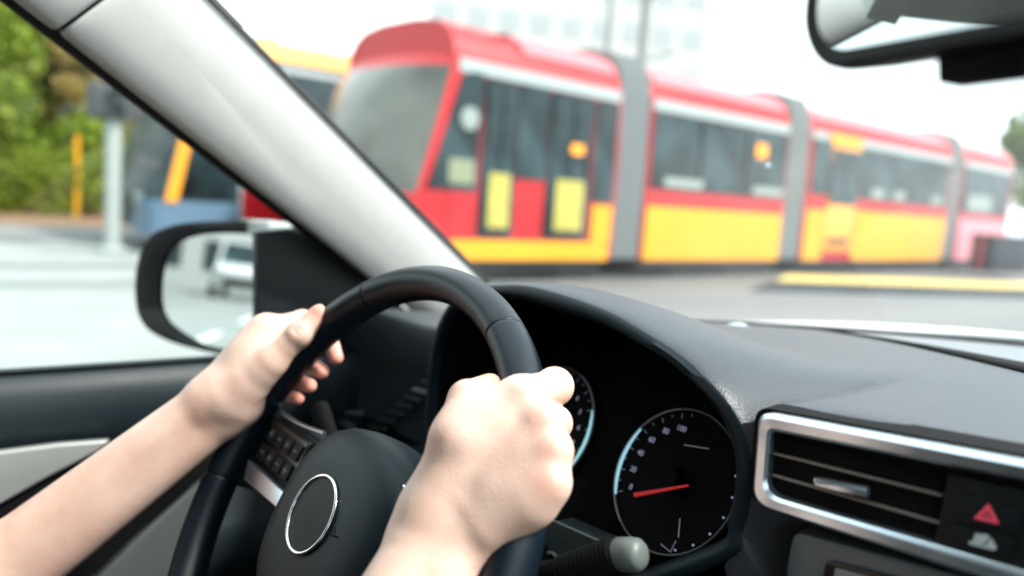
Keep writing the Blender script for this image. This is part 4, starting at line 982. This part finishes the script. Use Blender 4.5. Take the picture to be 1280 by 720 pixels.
o = MB().lathe(T(.18, 2.05, .01), (TN[0], TN[1], 0), [(.14, 0), (.14, .03), (.01, .035)], 24).build('round_sign', M['pale'], tram)
panel(-.1, .3, 1.25, 1.55, .02, 'seat_back', M['seatp'], tram, r=.05)
bogie(1.5, tram)
# gangways
def gangway(s0, s1, par):
    sec = [(-.02, .32), (-.01, 1.5), (-.03, 2.75), (-.07, 3.05), (-.25, 3.34), (-.7, 3.44)]; full = sec+[(-TW-n, z) for n, z in sec[::-1]]; rings = []
    N_ = 22
    for i in range(N_+1):
        s = s0+(s1-s0)*i/N_; o_ = .03 if i % 2 else 0
        rings.append([T(s, z-(o_ if z > 3 else 0), n-o_*(1 if n > -TW/2 else -1)) for n, z in full])
    return MB().loft(rings).build('gangway_bellows', M['tgrey'], par, auto=25)
gangway(3.02, 3.72, tram); gangway(7.98, 8.75, tram); gangway(16.35, 17.2, tram)
# second section
seg_body(3.75, 7.95, tram)
panel(3.80, 7.90, .30, 1.14, .012, 'yellow_panel', M['tyel'], tram, r=.06)
w = panel(3.82, 7.88, 1.42, 2.58, .012, 'window_band', M['tglass'], tram, r=.06, bow=.02)
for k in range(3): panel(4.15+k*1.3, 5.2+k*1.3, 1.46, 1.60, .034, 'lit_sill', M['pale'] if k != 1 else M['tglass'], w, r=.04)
panel(6.75, 7.08, 2.10, 2.34, .036, 'lit_sign', M['led'], w, r=.03)
for s in (5.1, 6.5): panel(s-.025, s+.025, 1.44, 2.56, .032, 'window_post', M['tdark'], w, r=.01)
bogie(5.8, tram); glare_shell(3.85, 7.85, tram)
# third section with a door
seg_body(8.78, 16.35, tram)
panel(8.85, 9.62, .30, 1.28, .012, 'yellow_panel', M['tyel'], tram, r=.05); panel(11.0, 16.25, .30, 1.32, .012, 'yellow_panel', M['tyel'], tram, r=.08)
w = panel(8.9, 16.2, 1.58, 2.62, .010, 'window_band', M['tglass'], tram, r=.06, bow=.02)
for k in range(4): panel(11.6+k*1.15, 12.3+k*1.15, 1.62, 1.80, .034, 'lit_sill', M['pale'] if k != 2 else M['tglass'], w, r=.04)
d = panel(9.66, 10.95, .50, 2.60, .014, 'tram_door', M['tora'], tram, r=.05, bow=.02)
for a, b in ((9.70, 10.28), (10.33, 10.91)): panel(a, b, 1.42, 2.50, .036, 'door_leaf', M['tglass'], d, r=.05, bow=.02)
panel(9.8, 10.8, .62, .74, .038, 'door_step', M['tdark'], d, r=.02); panel(9.5, 10.9, 2.62, 2.76, .02, 'lit_sign', M['led'], tram, r=.03)
bogie(12.5, tram); glare_shell(8.9, 16.2, tram)
# fourth, paler section
M['tpink'] = mat('pale_red_panel', (.62, .16, .20), .4, coat=.5)  # paler, pinker red than the other sections
seg_body(17.2, 21.4, tram)
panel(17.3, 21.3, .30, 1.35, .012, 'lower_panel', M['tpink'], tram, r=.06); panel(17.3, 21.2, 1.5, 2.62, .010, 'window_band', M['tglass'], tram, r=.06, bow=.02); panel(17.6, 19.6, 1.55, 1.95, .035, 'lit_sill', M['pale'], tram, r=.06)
bogie(19.2, tram); glare_shell(17.3, 21.2, tram)
# second tram standing further back to the left
A2 = np.array([-11.0, 3.3]); D2 = np.array([-.05, .99875]); N2 = np.array([D2[1], -D2[0]])
t2 = empty('tram', [A2[0]-1.3, A2[1]+2, 0], 'second tram behind, yellow roof edge, orange cab post and blue-grey bumper', 'tram')
kw = dict(A=A2, D=D2, Nn=N2)
tram_shell(.3, 9.5, 'tram_body', M['tband'], t2, z0=.30, **kw)
nose(t2, -.10, .3, M['tband'], M['tglass'], M['tglass'], bulge=.35, mside=M['tglass'], **kw)
panel(.35, 9.4, 2.86, 3.12, -.055, 'roof_edge', M['tyel'], t2, r=.05, bow=.10, th=.06, **kw)
panel(.5, 9.3, 1.30, 2.70, .012, 'window_band', M['tglass'], t2, r=.06, bow=.02, **kw)
panel(.35, 9.3, .30, .98, .012, 'red_panel', M['tred'], t2, r=.05, **kw)
MB().prism([T(-.74, .72, .03, **kw), T(-.58, .72, .03, **kw), T(-.16, 2.72, .01, **kw), T(-.32, 2.72, .01, **kw)], (.05, 0, 0)).build('cab_post', M['tora'], t2, smooth=False)
MB().loft([round_poly([T(-.98, z, .05, **kw), T(.42, z, .05, **kw), T(.42, z, -TW-.05, **kw), T(-.2, z, -TW-.05, **kw), T(-.85, z, -TW/2, **kw)], .3) for z in (.26, .32, .66, .74)]).build('bumper_skirt', M['tblue'], t2, auto=50)
MB().loft([[T(s, z, n, **kw) for n, z in ((-.1, .05), (-.1, .31), (-TW+.1, .31), (-TW+.1, .05))] for s in (.3, 9.3)]).build('underframe', M['tdark'], t2)
# rails
for a in (-.55, -2.05):
    tag(MB().loft([[T(s, z, n) for n, z in ((a-.03, -.01), (a-.03, .03), (a+.03, .03), (a+.03, -.01))] for s in (-40, 60)]).build('rail', M['greytrim'], None), kind='structure')

# ------------------------------------------------------------------ platform, cabinet
def gz(x, y, z): return onZ(x, y, z)
PH = .15
f0 = onZ(968, 352, PH); f1 = onZ(1280, 362, PH); dF = (f1-f0)/np.linalg.norm(f1-f0); b0 = onZ(985, 343.5, PH)
e = f0+dF*26; be = b0+dF*26; dn = np.array([0, 0, PH]); b00 = lerp(f0, b0, 1.12); be0 = lerp(e, be, 1.12)
pf = empty('tram_platform', lerp(f0, e, .4).tolist()[:2]+[0], 'low grey tram platform with a broad yellow painted top', 'platform')
MB().loft([[f0-dn, f0, b00, b00-dn], [e-dn, e, be0, be0-dn]]).build('platform_body', mat('platform_concrete', (.045, .055, .062), .8, bump=.3, scale=40, var=.1, vscale=2), pf, smooth=False)
MB().prism([f0-dn*.97, f0-dn*.03, f0-dF*.45-dn*.97], b00-f0).build('end_ramp', bpy.data.materials['platform_concrete'], pf, smooth=False)
up_ = np.array([0, 0, .003]); fi = lerp(f0, b0, .06); ei = lerp(e, be, .06)
MB().prism([fi+up_, ei+up_, be+up_, b0+up_], (0, 0, .004)).build('yellow_surface', mat('yellow_line_paint', (.60, .45, .13), .7, var=.15, vscale=2), pf, smooth=False)
cb = onZ(1222, 339.5, PH+.01); cl = onZ(1330, 341, PH+.01); cd = cl-cb; cd = cd/np.linalg.norm(cd)
ut = empty('equipment_cabinet', (cb+cd*.6).tolist(), 'low dark navy cabinet with a red end, standing on the tram platform', 'cabinet')
hgt = .88
MB().bar(cb+cd*.06+[0, 0, hgt/2], cb+cd*2.0+[0, 0, hgt/2], .55, hgt).build('cabinet_body', mat('cabinet_navy', (.004, .007, .018), .5), ut, bevel=.05, seg=3)
MB().bar(cb+[0, 0, hgt/2], cb+cd*.06+[0, 0, hgt/2], .10, hgt*.9).build('red_end', mat('cabinet_red', (.35, .015, .03), .4), ut, bevel=.02)
MB().bar(cb+cd*.02+[0, 0, hgt+.012], cb+cd*2.04+[0, 0, hgt+.012], .60, .03).build('lid', bpy.data.materials['cabinet_navy'], ut, bevel=.008)

# ------------------------------------------------------------------ trees and hedge
def leaf_mat(name, c1, c2):
    m = bpy.data.materials.new(name); m.use_nodes = True; nt = m.node_tree; N = nt.nodes; L = nt.links; b = N['Principled BSDF']; b.inputs['Roughness'].default_value = .55
    g = N.new('ShaderNodeNewGeometry'); cr = N.new('ShaderNodeValToRGB'); cr.color_ramp.elements[0].color = (*c1, 1); cr.color_ramp.elements[1].color = (*c2, 1)
    L.new(g.outputs['Random Per Island'], cr.inputs[0]); L.new(cr.outputs[0], b.inputs['Base Color']); b.inputs['Subsurface Weight'].default_value = 0
    tr = N.new('ShaderNodeBsdfTranslucent'); L.new(cr.outputs[0], tr.inputs[0]); mx = N.new('ShaderNodeMixShader'); mx.inputs[0].default_value = .4
    L.new(b.outputs[0], mx.inputs[1]); L.new(tr.outputs[0], mx.inputs[2]); L.new(mx.outputs[0], N['Material Output'].inputs[0]); return m
LM = [leaf_mat('leaves_mid_green', (.06, .12, .012), (.38, .46, .05)), leaf_mat('leaves_yellow_green', (.16, .24, .02), (.46, .50, .05)), leaf_mat('leaves_dark_green', (.012, .035, .012), (.05, .10, .025)), leaf_mat('leaves_tan', (.36, .27, .09), (.60, .47, .18)), leaf_mat('leaves_pale_green', (.16, .22, .10), (.30, .36, .18))]
BARK = mat('bark', (.12, .09, .065), .9, bump=.8, scale=30, var=.3, vscale=4)
def leaves(cl, n, size, rng):
    vs = []; fs = []
    for (c, r) in cl:
        k = max(8, int(n*r**2)); d = rng.normal(size=(k, 3)); d /= np.linalg.norm(d, axis=1)[:, None]
        rad = r*(.55+.5*rng.random(k)**.6); p = np.array(c)+d*rad[:, None]*np.array([1, 1, .8])
        for q in p:
            a = rng.normal(size=3); a /= np.linalg.norm(a); b = np.cross(a, rng.normal(size=3)); b /= np.linalg.norm(b); s = size*(.6+.8*rng.random()); o = len(vs)
            vs += [q-a*s, q+b*s*.5, q+a*s, q-b*s*.5]; fs.append((o, o+1, o+2, o+3))
    return vs, fs
def tree(x, y, h, rad, m_, label, seed, crown0=.35, n=900, size=.10, name='tree', trunk=.16, nb=16):
    rng = np.random.default_rng(seed); root = empty(name, (x, y, 0), label, 'tree', 'trees beside the tram tracks')
    top = np.array([x+rng.normal()*.3, y+rng.normal()*.3, h*.72]); b = MB()
    b.tube([(x, y, -.1), (x+.05, y, h*.2), lerp((x, y, 0), top, .6), top], [trunk, trunk*.8, trunk*.55, trunk*.2], 9); cl = []
    for i in range(nb):
        a = rng.random()*2*math.pi; z = h*(crown0+(1-crown0)*rng.random()**.9*.9); rr = rad*(.35+.6*rng.random())*(1-.5*max(0, (z/h-.6)/.4)); c = np.array([x+rr*math.cos(a), y+rr*math.sin(a), z]); cl.append((c, rad*(.26+.22*rng.random())))
        st_ = lerp((x, y, 0), top, min(1, z/h*.8)); b.tube([st_, lerp(st_, c, .5)+[0, 0, .1], c], [trunk*.35, trunk*.2, trunk*.06], 6)
    b.build('trunk', BARK, root); vs, fs = leaves(cl, n, size, rng); MB().add(vs, fs).build('crown', m_, root, smooth=False)
    return root
def spot(px, py_ground, z=0.): return onZ(px, py_ground, z)
def pt(px, X): return onX(px, 270, X)
tree(*pt(-70, -20.5)[:2], 5.2, 1.9, LM[0], 'broad green tree at the far left of the side window', 11)
tree(*pt(28, -21.5)[:2], 6.2, 2.0, LM[0], 'tall mid-green tree seen through the driver side window', 12, crown0=.14, nb=26)
tree(*pt(72, -24)[:2], 6.8, 2.1, LM[1], 'yellow-green tree right behind the mid-green one', 13, crown0=.12, nb=26)
tree(*pt(92, -20.8)[:2], 4.3, .85, LM[3], 'slim tree with dry tan leaves left of the pale street pole', 14, crown0=.5, n=1400)
tree(*pt(165, -23)[:2], 4.4, 1.5, LM[2], 'dark evergreen tree right behind the pale street pole', 15, crown0=.1)
tree(*pt(225, -24)[:2], 4.2, 1.6, LM[2], 'dark evergreen tree behind the orange cab post', 16, crown0=.1)
tree(*pt(290, -25)[:2], 4.0, 1.7, LM[2], 'dark evergreen tree behind the windows of the second tram', 17, crown0=.1)
for i, (px, m_, lab) in enumerate(((-50, 0, 'rounded green shrub at the far left edge of the verge'), (12, 1, 'bright yellow-green shrub at the left of the verge'), (62, 1, 'yellow-green shrub beside the thin yellow post'), (112, 0, 'mid-green shrub just left of the pale street pole'))):
    p = pt(px, -19.6); rng = np.random.default_rng(30+i); root = empty('shrub', (p[0], p[1], 0), lab, 'shrub', 'shrubs along the verge')
    cl = [(np.array([p[0]+rng.normal()*.25, p[1]+rng.normal()*.45, .25+.9*rng.random()]), .38+.2*rng.random()) for _ in range(9)]
    vs, fs = leaves(cl, 1500, .06, rng); MB().add(vs, fs).build('foliage', LM[m_], root, smooth=False); b = MB()
    for k in range(5): b.tube([(p[0], p[1], -.05), cl[k][0]], [.03, .008], 6)
    b.build('stem', BARK, root)
pr_ = onZ(1300, 262, 0.) if False else None
d_ = ray(1290, 262); tr_ = CAM+d_*(42/ (d_@CF)); tree(tr_[0], tr_[1], 8.2, 2.6, LM[4], 'pale green tree behind the far end of the tram', 18, size=.16, n=420)
# poles
q = onX(140, 315, -11.13); 
M['polew'] = mat('pole_pale_grey', (.34, .37, .355), .5)
po = empty('street_pole', (q[0], q[1], 0), 'pale grey street pole carrying a dark signal head, outside the side window', 'pole')
MB().tube([(q[0], q[1], 0), (q[0], q[1], 1.75)], .10, 18).build('pole', M['polew'], po); MB().lathe((q[0], q[1], 0), (0, 0, 1), [(.2, 0), (.2, .05), (.13, .08)], 18).build('pole_foot', M['polew'], po)
sg = MB().box((q[0], q[1], 1.98), (.30, .62, .46)).build('signal_head', mat('signal_grey', (.05, .055, .06), .6), po, bevel=.05, seg=3)
for dz in (-.12, .12): MB().lathe((q[0]+.15, q[1], 1.98+dz), (1, 0, 0), [(.09, 0), (.10, .09), (.08, .09), (.07, .01), (.01, .0)], 18).build('signal_hood', bpy.data.materials['signal_grey'], sg)
q = onX(95, 280, -19.0)
yp = empty('yellow_post', (q[0], q[1], 0), 'thin yellow post in front of the shrubs on the verge', 'post')
MB().tube([(q[0], q[1], 0), (q[0], q[1], 1.75)], .06, 10).build('post', M['tyel'], yp)
for px, X, w_, h_, lab in ((785, -13.5, .13, 9.5, 'grey overhead-line mast behind the first tram gangway'), (742, -22, .12, 10, 'thin distant overhead-line mast left of the nearer mast')):
    q = onX(px, 260, X); ms = empty('overhead_line_mast', (q[0], q[1], 0), lab, 'mast', 'overhead line masts'); MB().tube([(q[0], q[1], 0), (q[0], q[1], h_)], [w_, w_*.8], 14).build('mast', M['tgrey'], ms)
    MB().tube([(q[0], q[1], 6.2), (q[0]+3.4, q[1], 6.5)], .05, 8).build('bracket_arm', M['tgrey'], ms)
# pale buildings far behind
def building(name, x, y, w, d, h, rot, col, rows_, cols_, label, mname):
    m_ = mat(mname, col, .8, var=.05, vscale=.3, bump=.2, scale=4); g_ = (bpy.data.materials.get('flat_glass') or mat('flat_glass', (.03, .04, .045), .3)) if h < 20 else bpy.data.materials.get('office_glass') or mat('office_glass', (.38, .42, .43), .3)
    root = empty(name, (x, y, 0), label, 'building', 'buildings around the street'); Rm = np.array(Matrix.Rotation(rot, 3, 'Z')); o = np.array([x, y, 0])
    MB().box(o+[0, 0, h/2], (w, d, h), Rm).build('wall', m_, root, smooth=False); MB().box(o+[0, 0, h+.2], (w+.5, d+.5, .4), Rm).build('roof', m_, root, smooth=False)
    for r in range(rows_):
        zc = h*(r+.55)/rows_
        for c in range(cols_):
            for sd in (-1, 1):
                f = Rm@np.array([(c+.5)/cols_*w-w/2, sd*(d/2+.02), 0]); MB().box(o+f+[0, 0, zc], (w/cols_*.66, .06, h/rows_*.5), Rm).build('window', g_, root, smooth=False)
    return root
building('office_building', -62, 52, 26, 14, 26, R_(60), (.50, .53, .52), 7, 9, 'pale office block faint in the white sky above the tram', 'office_render')
building('apartment_building', -11.5, -24, 12, 9, 17, R_(95), (.52, .50, .47), 6, 5, 'pale apartment block with dark window bands behind the car', 'apartment_render')
building('apartment_building', -2.5, -46, 16, 10, 15, R_(0), (.42, .43, .42), 5, 5, 'white apartment block closing the street behind the car', 'white_render')
tree(-5.6, -18, 6.5, 1.3, LM[2], 'slim dark tree in the street behind the car', 21)
# parked white van behind, seen in the outside mirror
VY = -12
vn = empty('parked_van', (-3.4, -17.5+VY, 0), 'white van on the road behind, reflected in the outside mirror', 'van')
MB().prism([(-4.4, y+VY, z) for y, z in ((-17, .35), (-15.3, .4), (-15.2, 1.0), (-15.9, 1.25), (-16.7, 2.1), (-20.3, 2.15), (-20.4, .35))], (1.9, 0, 0)).build('van_body', M['white'], vn, bevel=.08, seg=3)
MB().prism([(x, y+VY, z) for x, y, z in ((-4.25, -15.93, 1.30), (-4.25, -16.62, 2.0), (-2.65, -16.62, 2.0), (-2.65, -15.93, 1.30))], (0, .04, .02)).build('van_windscreen', M['tglass'], vn, smooth=False)
MB().box((-3.45, -15.16+VY, .62), (1.2, .06, .32)).build('grille', M['tdark'], vn, bevel=.02)
for x in (-4.2, -2.7): MB().box((x, -15.15+VY, .92), (.28, .06, .16)).build('headlight', M['pale'], vn, bevel=.02)
for y in (-15.95, -19.3):
    for x in (-4.42, -2.48): MB().lathe((x, y+VY, .34), (1, 0, 0), [(.1, -.1), (.34, -.1), (.34, .1), (.1, .1)], 24).build('wheel', bpy.data.materials['tyre'], vn)

# ------------------------------------------------------------------ light, world, camera
w = bpy.data.worlds.new('World'); SC.world = w; w.use_nodes = True; nt = w.node_tree; N = nt.nodes; L = nt.links; bg = N['Background']
SUN_EL, SUN_AZ = R_(48), R_(55)                      # azimuth from +Y towards +X
sk = N.new('ShaderNodeTexSky'); sk.sky_type = 'NISHITA'; sk.sun_disc = False; sk.sun_elevation = SUN_EL; sk.sun_rotation = SUN_AZ; sk.air_density = 1.2; sk.dust_density = 3.5
tc = N.new('ShaderNodeTexCoord'); no = N.new('ShaderNodeTexNoise'); no.inputs['Scale'].default_value = 2.2; no.inputs['Detail'].default_value = 7; L.new(tc.outputs['Generated'], no.inputs['Vector'])
cr = N.new('ShaderNodeValToRGB'); cr.color_ramp.elements[0].position = .25; cr.color_ramp.elements[1].position = .6; cr.color_ramp.elements[0].color = (.72, .72, .72, 1); cr.color_ramp.elements[1].color = (.97, .97, .97, 1); L.new(no.outputs[0], cr.inputs[0])
mx_ = N.new('ShaderNodeMix'); mx_.data_type = 'RGBA'; L.new(cr.outputs[0], mx_.inputs[0]); L.new(sk.outputs[0], mx_.inputs[6]); mx_.inputs[7].default_value = (8.1, 9.1, 9.3, 1); L.new(mx_.outputs[2], bg.inputs[0]); bg.inputs[1].default_value = .11
sl_ = bpy.data.lights.new('sun', 'SUN'); sl_.energy = 2.6; sl_.angle = R_(6); sl_.color = (1, .96, .9); so = bpy.data.objects.new('sun', sl_); COL.objects.link(so)
dv_ = Vector((math.sin(SUN_AZ)*math.cos(SUN_EL), math.cos(SUN_AZ)*math.cos(SUN_EL), math.sin(SUN_EL))); so.rotation_euler = dv_.to_track_quat('Z', 'Y').to_euler(); so.location = (20, 10, 30)
cd_ = bpy.data.cameras.new('camera'); cam = bpy.data.objects.new('camera', cd_); COL.objects.link(cam); SC.camera = cam
cd_.sensor_width = 36; cd_.lens = FPX/1280*36; cd_.clip_start = .02; cd_.clip_end = 1500
cam.matrix_world = Matrix(((CR[0], CU[0], -CF[0], CAM[0]), (CR[1], CU[1], -CF[1], CAM[1]), (CR[2], CU[2], -CF[2], CAM[2]), (0, 0, 0, 1)))
cd_.dof.use_dof = True; cd_.dof.focus_distance = .505; cd_.dof.aperture_fstop = 3.3
SC.view_settings.view_transform = 'Standard'; SC.view_settings.look = 'None'; SC.view_settings.exposure = 1.4; SC.view_settings.gamma = 1; SC.view_settings.use_curve_mapping = False
SC.render.engine = 'CYCLES'; c = SC.cycles; c.use_denoising = True; c.denoiser = 'OPENIMAGEDENOISE'; c.max_bounces = 10; c.diffuse_bounces = 5; c.glossy_bounces = 5; c.transparent_max_bounces = 16; c.transmission_bounces = 6
c.use_adaptive_sampling = True; c.adaptive_threshold = .015; c.sample_clamp_indirect = 8; c.caustics_reflective = False; c.caustics_refractive = False
